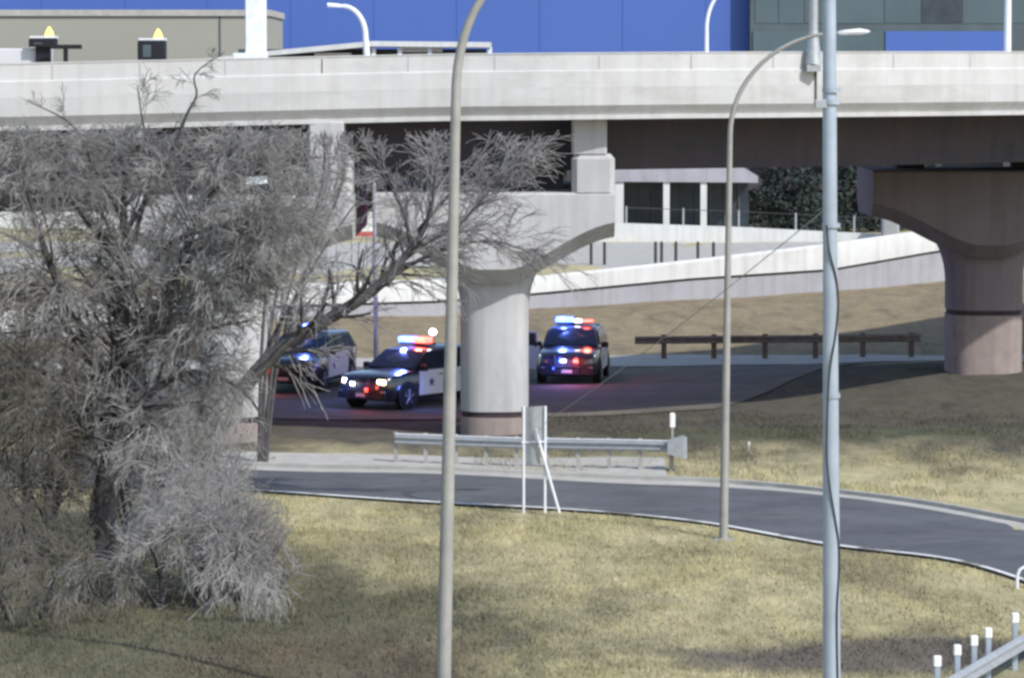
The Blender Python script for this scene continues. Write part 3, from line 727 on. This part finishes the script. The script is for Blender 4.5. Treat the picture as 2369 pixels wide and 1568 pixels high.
# chain fence line beyond ramp at left
fe = empty('fence', (P2(800, 0, 168).x, 168, 1.5), 'thin wire fence along the pale ground left of the sunlit pier', 'fence')
for k in range(14):
    q = P2(560 + k * 36, 0, 168).x; z0 = H(q, 168)
    MB().tube([(q, 168, z0), (q, 168, z0 + 1.1)], .03, 5).build('post', M['shoulder'], fe)
MB().tube([(P2(560, 0, 168).x, 168, 2.55), (P2(1030, 0, 168).x, 168, 2.55)], .02, 5).build('rail', M['shoulder'], fe)

ribbon('service_road', [Vector((x, 158, 0)) for x in (-60, -20, 0, 20, 45)], [Vector((x, 187, 0)) for x in (-60, -20, 0, 20, 45)], M['kerb'], .03, steps=6)

# ---------------------------------------------------------------- patrol cars
def suv(label, open_door=False):
    root = empty('patrol_car', (0, 0, 0), label, 'police car', 'police cars with flashing lights')
    def B(mb, name, m, par=root, sm=35): 
        o = mb.build(name, m, par, local=True, smooth_angle=sm); return o
    def sec(y, wd, z0, z1, crown=.03):
        h = [(wd * .86, z0), (wd * .97, z0 + .10), (wd, lerp(z0, z1, .45)), (wd * .985, lerp(z0, z1, .8)), (wd * .93, z1 - .02), (wd * .6, z1 + crown * .7), (0, z1 + crown)]
        return [(x, y, z) for x, z in h] + [(-x, y, z) for x, z in reversed(h[:-1])]
    st_ = [(-2.50, .70, .50, .86), (-2.46, .80, .40, .93), (-2.36, .90, .32, 1.00), (-2.15, .97, .27, 1.05), (-1.6, 1.0, .26, 1.10), (-1.05, 1.0, .26, 1.16),
           (-.5, 1.0, .26, 1.16), (1.9, 1.0, .26, 1.16), (2.25, .98, .27, 1.15), (2.42, .93, .34, 1.12), (2.50, .86, .42, 1.05)]
    B(MB().loft([sec(*s_) for s_ in st_]), 'body', M['cardark'], sm=40)
    def cs(y, zt, wt, zb=1.14, wb=.93):
        return [(-wb, y, zb), (-lerp(wb, wt, .9), y, lerp(zb, zt, .88)), (-wt * .93, y, zt - .02), (0, y, zt + .02), (wt * .93, y, zt - .02), (lerp(wb, wt, .9), y, lerp(zb, zt, .88)), (wb, y, zb)]
    B(MB().loft([cs(-1.12, 1.17, .9), cs(-.75, 1.46, .82), cs(-.35, 1.70, .76), cs(.3, 1.765, .75), (cs(1.4, 1.755, .75)), cs(2.05, 1.72, .74), cs(2.3, 1.45, .82), cs(2.44, 1.16, .9)]), 'cabin', M['cardark'], sm=35)
    # glass
    B(MB().add([(-.84, -1.135, 1.20), (.84, -1.135, 1.20), (.70, -.42, 1.675), (-.70, -.42, 1.675), (-.84, -1.10, 1.18), (.84, -1.10, 1.18), (.7, -.38, 1.66), (-.7, -.38, 1.66)],
               [(0, 1, 2, 3), (4, 7, 6, 5), (0, 4, 5, 1), (1, 5, 6, 2), (2, 6, 7, 3), (3, 7, 4, 0)]), 'windshield', M['carglass'])
    B(MB().add([(-.78, 2.46, 1.20), (.78, 2.46, 1.20), (.68, 2.18, 1.62), (-.68, 2.18, 1.62), (-.78, 2.40, 1.20), (.78, 2.4, 1.20), (.68, 2.1, 1.62), (-.68, 2.1, 1.62)],
               [(0, 1, 2, 3), (4, 7, 6, 5), (0, 4, 5, 1), (1, 5, 6, 2), (2, 6, 7, 3), (3, 7, 4, 0)]), 'rear_window', M['carglass'])
    for sx in (-1, 1):
        def sidew(ya, yb, yc, yd):
            def q(y, z, o_=0): 
                tt = (z - 1.14) / (1.66 - 1.14); return (sx * (lerp(.945, .80, tt) + .012 - o_), y, z)
            return MB().add([q(ya, 1.19), q(yb, 1.19), q(yc, 1.62), q(yd, 1.62), q(ya, 1.19, .05), q(yb, 1.19, .05), q(yc, 1.62, .05), q(yd, 1.62, .05)],
                            [(0, 1, 2, 3), (4, 7, 6, 5), (0, 4, 5, 1), (1, 5, 6, 2), (2, 6, 7, 3), (3, 7, 4, 0)])
        B(sidew(-.82, .18, .18, -.33), 'side_window', M['carglass'])
        B(sidew(.26, 1.15, 1.15, .26), 'side_window', M['carglass'])
        B(sidew(1.23, 2.15, 1.95, 1.23), 'side_window', M['carglass'])
        # doors
        if not (open_door and sx < 0):
            d_ = B(MB().cbox(sx * .985 if sx < 0 else .96, sx * .96 if sx < 0 else .985 + .03, -.95, .21, .40, 1.13, .02) if sx > 0 else MB().cbox(-1.015, -.96, -.95, .21, .40, 1.13, .02), 'front_door', M['carwhite'])
            B(MB().box(min(sx * 1.016, sx * 1.04), max(sx * 1.016, sx * 1.04), -.02, .14, .96, .99), 'handle', M['black'], d_)
            star = []
            for k in range(10):
                r_ = .16 if k % 2 == 0 else .075; star.append((-.38 + r_ * sin(pi * k / 5), .76 + r_ * cos(pi * k / 5)))
            B(MB().loft([[(sx * 1.0155, y, z) for y, z in star], [(sx * 1.019, y, z) for y, z in star]]), 'star_emblem', M['emblem'], d_, sm=None)
        else:
            ang = radians(50); hx, hy = -1.0, -.95
            def rot(x, y): # local door coordinates: along = y from hinge
                dx, dy = x, y
                return hx - dy * sin(ang) + dx * cos(ang) * 1.0, hy + dy * cos(ang) + dx * sin(ang)
            def dbox(x0, x1, y0, y1, z0, z1):
                m = MB().box(x0, x1, y0, y1, z0, z1); m.v = [(*rot(x, y), z) for x, y, z in m.v]; return m
            d_ = B(dbox(-.06, 0, 0, 1.12, .40, 1.15), 'front_door', M['carwhite'])
            fm = dbox(-.05, -.01, .1, .16, 1.15, 1.6); f2 = dbox(-.05, -.01, 1.02, 1.1, 1.15, 1.62); f3 = dbox(-.05, -.01, .16, 1.02, 1.56, 1.62)
            fm.add(f2.v, f2.f); fm.add(f3.v, f3.f); B(fm, 'window_frame', M['carwhite'], d_)
            B(dbox(-.035, -.025, .16, 1.02, 1.15, 1.56), 'side_window', M['carglass'], d_)
            B(MB().box(-1.003, -.96, -.93, .2, .42, 1.12), 'door_opening', M['black'])
        dr = B(MB().cbox(-1.015, -.96, .24, 1.22, .40, 1.13, .02) if sx < 0 else MB().cbox(.96, 1.015, .24, 1.22, .40, 1.13, .02), 'rear_door', M['carwhite'])
        B(MB().box(min(sx * 1.016, sx * 1.04), max(sx * 1.016, sx * 1.04), 1.0, 1.15, .96, .99), 'handle', M['black'], dr)
        # mirror
        B(MB().cbox(min(sx * .96, sx * 1.2), max(sx * .96, sx * 1.2), -.92, -.78, 1.12, 1.30, .03), 'mirror', M['black'])
        for y in (-1.52, 1.5):
            B(MB().tube([(sx * .98, y, .40), (sx * 1.008, y, .40)], .45, 24), 'wheel_arch', M['black'])
            w_ = B(MB().tube([(sx * .76, y, .38), (sx * .78, y, .38), (sx * 1.01, y, .38), (sx * 1.03, y, .38)], [.34, .38, .38, .345], 24), 'wheel', M['tyre'])
            B(MB().tube([(sx * 1.03, y, .38), (sx * 1.04, y, .38)], [.25, .22], 16), 'rim', M['black'], w_)
            sp_ = MB()
            for k in range(5):
                a = 2 * pi * k / 5 + .3; sp_.tube([(sx * 1.043, y + .03 * cos(a), .38 + .03 * sin(a)), (sx * 1.043, y + .235 * cos(a), .38 + .235 * sin(a))], [.035, .025], 6)
            sp_.tube([(sx * 1.04, y, .38), (sx * 1.06, y, .38)], [.07, .05], 10); B(sp_, 'spokes', M['rim'], w_)
        B(MB().add([(sx * .56, -2.44, .80), (sx * .86, -2.37, .84), (sx * .90, -2.30, .97), (sx * .58, -2.42, .93), (sx * .56, -2.3, .80), (sx * .86, -2.2, .84), (sx * .90, -2.2, .97), (sx * .58, -2.3, .93)],
                   [(0, 1, 2, 3), (4, 7, 6, 5), (0, 4, 5, 1), (1, 5, 6, 2), (2, 6, 7, 3), (3, 7, 4, 0)]), 'headlight', M['headlamp'])
        B(MB().cbox(min(sx * .70, sx * .92), max(sx * .70, sx * .92), 2.40, 2.49, .86, 1.06, .02), 'tail_light', M['red_paint'])
        B(MB().box(min(sx * .62, sx * .84), max(sx * .62, sx * .84), -2.49, -2.40, .50, .60), 'fog_light', M['rim'])
    B(MB().cbox(-.56, .56, -2.515, -2.42, .60, .92, .03), 'grille', M['black'])
    B(MB().cbox(-.88, .88, -2.545, -2.40, .36, .56, .04), 'bumper', M['black'])
    B(MB().box(-.17, .17, -2.556, -2.546, .41, .51), 'number_plate', M['plate'])
    pb_ = MB()
    for sx in (-1, 1): pb_.tube([(sx * .38, -2.62, .38), (sx * .38, -2.64, .95)], .03, 8)
    pb_.tube([(-.42, -2.64, .62), (.42, -2.64, .62)], .025, 8).tube([(-.42, -2.64, .86), (.42, -2.64, .86)], .025, 8)
    B(pb_, 'push_bar', M['black'])
    # light bar
    lb = B(MB().cbox(-.60, .60, .10, .42, 1.80, 1.86, .02), 'light_bar', M['black'])
    return root, lb, B
def glow(car, col, loc, e, r=.12):     # the light these flashing lamps throw on what is near them
    l = bpy.data.lights.new('strobe_light', 'POINT'); l.color = col; l.energy = e; l.shadow_soft_size = r
    o = bpy.data.objects.new('strobe_light', l); S.collection.objects.link(o); o.parent = car; o.location = loc
BL, RD_ = (.12, .2, 1), (1, .12, .06)
M['headlamp'] = mat('headlamp_glass', (.6, .65, .7), .2, emit=(.8, .9, 1), estr=1.5)
def strobe(B, par, x0, x1, m, name='strobe', y0=.06, y1=.46, z0=1.862, z1=2.0, c=.02):
    return B(MB().cbox(x0, x1, y0, y1, z0, z1, c), name, M[m], par)
# right hand car
c1, lb, B = suv('black and white patrol car parked head on right of the sunlit pier, its door open', True)
strobe(B, lb, -.60, -.05, 'e_blue', z1=2.02); strobe(B, lb, .02, .22, 'e_white', z1=1.93); strobe(B, lb, .25, .60, 'e_red_dim') if 'e_red_dim' in M else strobe(B, lb, .30, .60, 'e_red', z1=1.92)
strobe(B, c1, -.16, -.03, 'e_white', 'grille_strobe', -2.66, -2.60, .76, .88); strobe(B, c1, -.24, -.165, 'e_blue', 'grille_strobe', -2.66, -2.60, .75, .9)
strobe(B, c1, .22, .40, 'e_red', 'grille_strobe', -2.66, -2.60, .75, .89); strobe(B, c1, -.44, -.36, 'e_blue', 'fog_strobe', -2.60, -2.54, .52, .6)
q = G(575, 386); c1.location = (q.x, q.y + 2.5, .03); c1.rotation_euler = (0, 0, radians(-6))
# middle car, three quarter view
c2, lb, B = suv('patrol car in the middle with red and blue roof lights and white side doors')
strobe(B, lb, -.60, -.12, 'e_blue', z1=2.02); strobe(B, lb, .0, .45, 'e_red', z1=2.02);
strobe(B, c2, -.72, -.58, 'e_white', 'headlamp_bulb', -2.50, -2.42, .80, .93); strobe(B, c2, -.30, -.16, 'e_white', 'grille_strobe', -2.66, -2.60, .74, .88)
strobe(B, c2, .24, .36, 'e_red', 'grille_strobe', -2.66, -2.6, .58, .68); strobe(B, c2, .58, .86, 'e_warm', 'headlamp_bulb', -2.50, -2.40, .80, .93)
ms = B(MB().tube([(.56, .30, 1.86), (.56, .30, 2.08)], .02, 8), 'spotlight_mast', M['black'], c2)
B(MB().tube([(.56, .40, 2.20), (.56, .36, 2.20), (.56, .27, 2.20), (.56, .20, 2.20), (.56, .17, 2.20)], [.03, .07, .10, .07, .03], 14), 'spotlight', M['e_white'], ms)
q = G(372, 411); c2.location = (q.x + 1.15, q.y + 2.1, .03); c2.rotation_euler = (0, 0, radians(-36))
# left car behind the trees
c3, lb, B = suv('patrol car with one blue roof light seen behind the low bare branches at left')
strobe(B, lb, -.2, .1, 'e_blue', z1=2.0); strobe(B, lb, -.12, .02, 'e_white', 'alley_light', .04, .07, 1.88, 1.98)
strobe(B, c3, -.86, -.52, 'e_warm', 'headlamp_bulb', -2.50, -2.42, .82, .93); strobe(B, c3, -.80, -.62, 'e_red', 'fog_strobe', -2.58, -2.50, .48, .60)
q = G(303, 394); c3.location = (q.x, q.y + 2.5, .03); c3.rotation_euler = (0, 0, radians(-14))

glow(c1, BL, (-.4, -.05, 2.12), 160); glow(c1, RD_, (.5, -.05, 2.12), 50); glow(c1, BL, (-.25, -2.95, .85), 40); glow(c1, RD_, (.3, -2.95, .8), 35); glow(c1, BL, (0, -3.0, .7), 10)
glow(c2, BL, (-.45, -.05, 2.12), 120); glow(c2, RD_, (.25, -.05, 2.12), 120); glow(c2, BL, (-.5, -2.9, .8), 18); glow(c2, RD_, (.3, -2.9, .7), 10); glow(c2, BL, (1.6, -1.4, .6), 12)
glow(c3, BL, (-.1, -.05, 2.12), 120); glow(c3, RD_, (-.6, -2.8, .7), 18)
# ---------------------------------------------------------------- trees
RND = random.Random(11)
def rv(a): return Vector((RND.uniform(-a, a), RND.uniform(-a, a), RND.uniform(-a, a)))
def trunk_gap(px, py):      # the old trunk stands clear of the brush here
    return 92 < px < 112 and 478 < py < 560 and RND.random() < .6
class Tree:
    def __init__(s): s.tv = []; s.tf = []; s.wv = []; s.wf = []
    def seg(s, pts, rads, thick):
        V, Fc = (s.tv, s.tf) if thick else (s.wv, s.wf)
        n = 7 if rads[0] > .09 else 5 if rads[0] > .03 else 3
        base = len(V); u = None
        for i, p in enumerate(pts):
            t_ = (pts[min(i + 1, len(pts) - 1)] - pts[max(i - 1, 0)])
            if t_.length < 1e-6: t_ = Vector((0, 0, 1))
            t_.normalize()
            if u is None: u = t_.orthogonal().normalized()
            else:
                u = u - t_ * u.dot(t_)
                u = u.normalized() if u.length > 1e-6 else t_.orthogonal().normalized()
            v = t_.cross(u); r = rads[i]
            for k in range(n):
                a = 2 * pi * k / n; w_ = u * (r * cos(a)) + v * (r * sin(a)); V.append((p.x + w_.x, p.y + w_.y, p.z + w_.z))
        for i in range(len(pts) - 1):
            for k in range(n):
                k2 = (k + 1) % n; Fc.append((base + i * n + k, base + i * n + k2, base + (i + 1) * n + k2, base + (i + 1) * n + k))
    lim = None
    def grow(s, p, d, L, r, lvl, P_):
        if s.lim and lvl > 1:
            px = 512 + p.x * F / p.y; py = 73 + (CAMZ - p.z) * F / p.y
            if not s.lim(px, py): return
        """P_: dict of lists per level: kids, spread, ratio; trop (z pull), wob"""
        nseg = 6 if lvl <= 1 else 4
        pts = [p.copy()]; d = d.normalized(); dirs = [d.copy()]
        for i in range(nseg):
            d = (d + rv(P_['wob']) + Vector((0, 0, P_['trop'][lvl]))).normalized()
            p = p + d * (L / nseg); pts.append(p.copy()); dirs.append(d.copy())
        tip = .35 if lvl < P_['max'] else .45
        if s.lim:
            keep = [pts[0]]
            for q_ in pts[1:]:
                if not s.lim(512 + q_.x * F / q_.y, 73 + (CAMZ - q_.z) * F / q_.y): break
                keep.append(q_)
            if len(keep) < 2: return
            pts = keep; dirs = dirs[:len(pts)]; nseg = len(pts) - 1
        rads = [max(P_['rmin'], r * lerp(1, tip, i / nseg)) for i in range(nseg + 1)]
        s.seg(pts, rads, r > .035)
        if lvl >= P_['max']: return
        kids = P_['kids'][lvl]
        for k in range(kids):
            q = lerp(P_['first'][lvl], 1.0, (k + RND.random()) / kids); x = q * nseg; i = min(int(x), nseg - 1); f = x - i
            pp = pts[i].lerp(pts[i + 1], f); dd = dirs[i + 1]
            ax = dd.orthogonal().normalized(); ax.rotate(Matrix.Rotation(RND.uniform(0, 2 * pi), 3, dd))
            ang = radians(P_['spread'][lvl]) * RND.uniform(.6, 1.3)
            nd = dd * cos(ang) + ax * sin(ang)
            s.grow(pp, nd, L * P_['ratio'][lvl] * RND.uniform(.7, 1.2) * lerp(1.1, .75, q), max(P_['rmin'], rads[i] * P_['rr'][lvl]), lvl + 1, P_)
    def limb(s, pts, rads, P_, lvl=1, kids=20, first=.3, L=2.0, bias=None, spread=None):
        pts = cat(pts, 4); m = len(pts)
        R_ = [interp(list(enumerate(rads)), i / (m - 1) * (len(rads) - 1)) for i in range(m)]
        s.seg(pts, R_, R_[0] > .035)
        for k in range(kids):
            q = lerp(first, .999, (k + RND.random()) / kids); i = min(int(q * (m - 1)), m - 2)
            dd = (pts[i + 1] - pts[i]).normalized()
            ax = dd.orthogonal().normalized(); ax.rotate(Matrix.Rotation(RND.uniform(0, 2 * pi), 3, dd))
            ang = radians(spread or 45) * RND.uniform(.5, 1.3); nd = dd * cos(ang) + ax * sin(ang)
            if bias: nd = (nd + bias).normalized()
            s.grow(pts[i].copy(), nd, L * RND.uniform(.6, 1.2), max(P_['rmin'], R_[i] * .45), lvl, P_)
    def finish(s, base, label, cat_, tw, group=None, name='bare_tree'):
        o = empty(name, base, label, cat_, group)
        if s.tv: fast_mesh('trunk', s.tv, s.tf, M['bark'], o, Vector(base))
        if s.wv: fast_mesh('crown', s.wv, s.wf, tw, o, Vector(base))
        return o
GRP = 'bare trees in front of the overpass'
PA = dict(max=5, kids=[9, 7, 6, 5, 4], first=[.25, .25, .2, .15, .1], spread=[45, 42, 38, 32, 27], ratio=[.62, .62, .68, .72, .8], rr=[.5, .5, .5, .5, .6],
          trop=[.05, .06, .03, -.02, -.06, -.10], wob=.24, rmin=.0055)
def W2(X, Y, d): return P2(X, Y, d)
# main tree
T = Tree(); d0 = 74
base = G2(235, 1305); d0 = base.y; base.z = H(base.x, base.y)
T.lim = lambda px, py: py > 112 + RND.random() * 22 and not (px > 264 + RND.gauss(0, 24) and py > 300 + RND.gauss(0, 14)) and not trunk_gap(px, py)
trunk = [base - Vector((0, 0, .2)), W2(238, 1180, d0), W2(262, 1050, d0), W2(275, 950, d0)]
T.limb(trunk, [.36, .30, .25, .20], PA, 2, 8, .6, 2.2)
for pts_, rad_, L_, kd, bias in (
    ([(275, 950), (282, 800), (290, 640), (285, 480), (288, 400), (262, 320)], [.17, .14, .11, .08, .05, .015], 1.6, 24, None),
    ([(280, 900), (340, 760), (420, 600), (470, 480), (520, 410), (570, 360)], [.13, .10, .08, .06, .04, .012], 1.5, 26, None),
    ([(275, 930), (200, 780), (120, 620), (80, 500), (50, 400)], [.13, .10, .08, .05, .015], 1.6, 24, None),
    ([(270, 1000), (180, 900), (80, 850), (-30, 760)], [.10, .08, .05, .015], 1.6, 16, None),
    ([(275, 980), (360, 900), (450, 860), (560, 900), (620, 990)], [.11, .08, .06, .04, .012], 1.5, 22, Vector((0, 0, -.2))),
    ([(270, 1040), (330, 980), (400, 1010), (430, 1100)], [.08, .06, .04, .012], 1.2, 14, Vector((0, 0, -.5))),
    ([(285, 640), (330, 480), (350, 380), (330, 280), (318, 200)], [.07, .05, .035, .02, .01], .55, 9, None),
    ([(300, 520), (380, 400), (430, 270), (455, 220), (452, 170), (520, 120)], [.06, .05, .032, .025, .016, .008], .42, 9, None),
    ([(285, 500), (215, 380), (190, 320), (150, 275), (60, 232)], [.06, .045, .03, .02, .008], .4, 8, None),
    ([(300, 800), (430, 720), (520, 640), (600, 600)], [.08, .06, .04, .015], 1.4, 24, None),
    ([(290, 700), (400, 560), (520, 520), (620, 480)], [.08, .06, .04, .015], 1.3, 24, None),
    ([(285, 880), (380, 800), (480, 760), (580, 740)], [.08, .06, .04, .015], 1.3, 22, None),
    ([(285, 600), (180, 480), (120, 380), (20, 360), (-60, 350)], [.07, .05, .04, .02, .01], 1.0, 14, None)):
    dd = d0 + RND.uniform(-1.3, 1.3)
    pp = [W2(x, y, lerp(d0, dd, min(1, i / 2))) for i, (x, y) in enumerate(pts_)]
    PB = dict(PA); PB['max'] = 5
    T.lim = None if L_ < 1 else (lambda px, py: py > 112 + RND.random() * 22 and not (px > 264 + RND.gauss(0, 24) and py > 300 + RND.gauss(0, 14)) and not trunk_gap(px, py))
    T.limb(pp, rad_, PB, 3 if L_ < 1 else 2, kd, .12, L_, bias, 50)
T.finish(base, 'largest bare grey tree at left, its tangled twigs reaching up over the parapet', 'tree', M['twig'], GRP)
# leaning tree whose limb reaches right, past the lamp pole
T = Tree(); b_ = G2(440, 1190); b_.z = H(b_.x, b_.y); d2 = b_.y
T.lim = lambda px, py: py > 126 + RND.random() * 10 and px > 262
PC = dict(PA); PC['rmin'] = .0075; PC['trop'] = [.05, .05, .05, .02, -.03, -.08]
T.limb([b_ - Vector((0, 0, .2)), W2(470, 1050, d2), W2(545, 920, d2), W2(640, 810, d2), W2(740, 748, d2), W2(860, 672, d2), W2(930, 600, d2)], [.26, .22, .19, .17, .15, .13, .10], PC, 3, 26, .35, 1.2, None, 60)
for pts_, rad_, L_, kd, bias, lv in (
    ([(925, 605), (975, 540), (1000, 470), (1005, 410), (1010, 360)], [.09, .07, .05, .03, .01], .95, 20, Vector((0, 0, .3)), 3),
    ([(930, 600), (985, 560), (1060, 520), (1140, 430), (1205, 350)], [.075, .06, .045, .03, .01], 1.1, 26, Vector((.4, 0, -.05)), 3),
    ([(900, 640), (990, 590), (1080, 560), (1160, 560), (1215, 580)], [.06, .05, .035, .025, .01], 1.1, 20, Vector((.5, 0, -.1)), 3),
    ([(950, 560), (930, 480), (890, 410), (835, 330)], [.06, .04, .03, .01], .7, 16, Vector((-.1, 0, .3)), 3),
    ([(960, 540), (1040, 450), (1110, 385), (1190, 350)], [.05, .04, .03, .01], .8, 18, Vector((.4, 0, .0)), 3),
    ([(655, 795), (675, 700), (740, 590), (800, 500), (835, 455)], [.04, .033, .028, .02, .009], .8, 10, None, 4),
    ([(600, 850), (640, 760), (690, 680), (710, 650)], [.05, .04, .025, .01], .8, 16, Vector((0, 0, .4)), 3),
    ([(870, 665), (950, 650), (1010, 690), (1030, 700)], [.035, .025, .02, .01], .6, 10, None, 4)):
    dd = d2 + RND.uniform(-1, 1)
    T.limb([W2(x, y, lerp(d2, dd, min(1, i / 2))) for i, (x, y) in enumerate(pts_)], rad_, PC, lv, kd, .1, L_, bias, 45)
T.finish(b_, 'bare tree leaning right, its thick limb fanning out behind the nearest lamp pole', 'tree', M['twig_pale'], GRP)
# upright twiggy tree between the two
T = Tree(); b_ = Vector((W2(600, 0, 95.5).x, 95.5, 0)); T.lim = lambda px, py: py > 127 + RND.random() * 10; PD = dict(PA); PD['rmin'] = .0095; PD['trop'] = [.08, .1, .12, .12, .12, .1]; PD['spread'] = [30, 30, 26, 22, 20]; PD['kids'] = [9, 7, 6, 4, 3]
for X0, X1, Yt in ((596, 640, 330), (600, 690, 310), (606, 745, 300), (610, 790, 320)):
    T.limb([Vector((W2(X0, 0, 95.5).x, 95.5, 0)), W2(lerp(X0, X1, .2), 820, 95.5), W2(lerp(X0, X1, .6), 600, 95.5), W2(X1, 430, 95.5), W2(X1 + 5, Yt, 95.5)], [.07, .05, .04, .03, .012], PD, 3, 12, .5, 1.3, Vector((0, 0, .5)), 30)
T.finish(b_, 'slender upright bare tree, pale twigs against the dark girder left of the thin pole', 'tree', M['twig_pale'], GRP)
# left thicket
T = Tree(); b_ = G2(40, 1330); b_.z = H(b_.x, b_.y); T.lim = lambda px, py: not trunk_gap(px, py) and px < 120 + RND.gauss(0, 40); PE = dict(PA); PE['trop'] = [.02, .0, -.02, -.04, -.06, -.1]
for X0, X1, Yt in ((40, -60, 700), (60, 60, 620), (90, 160, 760), (20, -150, 800), (80, 250, 900)):
    d_ = b_.y + RND.uniform(-1.5, 1.5)
    T.limb([Vector((W2(X0, 0, d_).x, d_, H(0, d_))), W2(lerp(X0, X1, .3), 1150, d_), W2(lerp(X0, X1, .7), 950, d_), W2(X1, Yt, d_)], [.12, .09, .06, .02], PE, 2, 16, .2, 1.5, None, 50)
T.finish(b_, 'dark brown twiggy thicket at the lower left edge', 'tree', M['twig_brown'], GRP)
# drooping shrubs in front
def shrub(X, Yb, n, hgt, wid, label, tw, name='shrub', droop=1):
    T = Tree(); T.lim = lambda px, py: px < lerp(262, 312, smooth((py - 470) / 90)) + RND.gauss(0, 26) and not trunk_gap(px, py); b_ = G2(X, Yb); b_.z = H(b_.x, b_.y)
    PF = dict(PA); PF['trop'] = [0] + [v * droop for v in (-.05, -.14, -.18, -.2, -.2)]; PF['rmin'] = .0055; PF['kids'] = [6, 6, 5, 4, 3]; PF['wob'] = .26; PF['spread'] = [45, 45, 42, 38, 34]
    for k in range(n):
        a = RND.uniform(0, 2 * pi); q = b_ + Vector((cos(a) * .4, sin(a) * .4, -.1))
        T.grow(q, Vector((cos(a) * wid, sin(a) * wid * .6, 1)), hgt * RND.uniform(.7, 1.1), .05, 1, PF)
    T.finish(b_, label, 'shrub', tw, None, name)
shrub(430, 1400, 7, 2.3, .4, 'drooping bare shrub with long pale twigs below the leaning tree', M['twig'])
shrub(600, 1370, 10, 2.3, .5, 'dense grey bare shrub right of the drooping one', M['twig'], droop=.15)
shrub(60, 1420, 8, 2.4, .6, 'brown bare shrub in the bottom left corner', M['twig_brown'])
shrub(350, 1240, 10, 3.4, .6, 'tall grey bare shrub right of the largest tree trunk', M['twig'], droop=.5)
shrub(520, 1210, 10, 3.2, .7, 'wide grey bare shrub at the foot of the leaning tree', M['twig'], droop=.4)

# evergreens seen under the bridge
def evergreen(X, d, z1, wd, label):
    p = P2(X, 500, d); b_ = Vector((p.x, d, 1.5)); V = []; Fc = []
    for k in range(2600):
        h = RND.random(); r_ = wd * (1 - h * .75) * sqrt(RND.random()) * (1 + .3 * sin(h * 17)); a = RND.uniform(0, 2 * pi)
        c_ = Vector((b_.x + r_ * cos(a), b_.y + r_ * sin(a), lerp(1.6, z1, h))); s_ = .16
        n = len(V)
        for _ in range(3): q = c_ + rv(s_); V.append((q.x, q.y, q.z))
        Fc.append((n, n + 1, n + 2))
    o = empty('evergreen_tree', b_, label, 'tree', 'dark evergreens below the overpass')
    MB().tube([b_ - Vector((0, 0, .2)), Vector((b_.x, b_.y, z1 - .5))], [.16, .05], 7).build('trunk', M['bark'], o)
    fast_mesh('crown', V, Fc, M['evergreen'], o, b_, False)
evergreen(1790, 200, 5.6, 1.7, 'dark evergreen just right of the pale shelter roof')
evergreen(1860, 199, 4.9, 1.9, 'dark evergreen left of the tall blue grey pole under the overpass')
evergreen(1960, 201, 5.8, 2.0, 'dark evergreen behind the tall blue grey pole')
evergreen(2040, 200, 5.2, 1.6, 'dark evergreen behind the pale utility box')
evergreen(2140, 202, 5.6, 1.9, 'dark evergreen beside the shaded pier')

# ---------------------------------------------------------------- dry grass (uncountable)
def blades(name, n, area, m, h0, h1, label):
    V = []; Fc = []
    for k in range(n):
        p = area()
        if p is None: continue
        z = H(p[0], p[1]); a = RND.uniform(0, 2 * pi); hh = RND.uniform(h0, h1); w_ = .012
        dx, dy = cos(a) * w_, sin(a) * w_; lx, ly = RND.uniform(-.6, .6) * hh, RND.uniform(-.6, .6) * hh
        n_ = len(V); V += [(p[0] - dx, p[1] - dy, z), (p[0] + dx, p[1] + dy, z), (p[0] + lx, p[1] + ly, z + hh)]; Fc.append((n_, n_ + 1, n_ + 2))
    me = bpy.data.meshes.new(name); me.from_pydata(V, [], Fc); me.materials.append(m)
    o = bpy.data.objects.new(name, me); S.collection.objects.link(o); tag(o, label, 'grass', kind='stuff')
lox = [(p.x, p.y) for p in lo]
def near_area():
    y = RND.uniform(58, 92); x = RND.uniform(-13, 13) * y / 90
    if y > interp(lox, x) - .25: return None
    if x > 6.4 and y < 58 + (x - 6.4) * 2.2: return None
    # clumps
    c_ = sin(x * 1.3 + 2 * sin(y * .4)) * sin(y * .8 + 1.5 * sin(x * .7))
    if c_ < RND.uniform(-2.2, .5): return None
    return x, y
blades('dry_grass', 150000, near_area, M['grass'], .03, .10, 'short dead straw coloured grass on the near verge')
def far_area():
    x = RND.uniform(-1, 17); y = RND.uniform(86, 109)
    if y < interp([(p.x, p.y) for p in hi], x) + 1.2: return None
    c_ = sin(x * 1.1 + 2 * sin(y * .5)) * sin(y * .9)
    if c_ < RND.uniform(-.6, .8)or (y > 97 and RND.random() < .4): return None
    return x, y
blades('weeds', 60000, far_area, M['grass'], .04, .15, 'brown dead weeds on the far verge below the shaded pier')
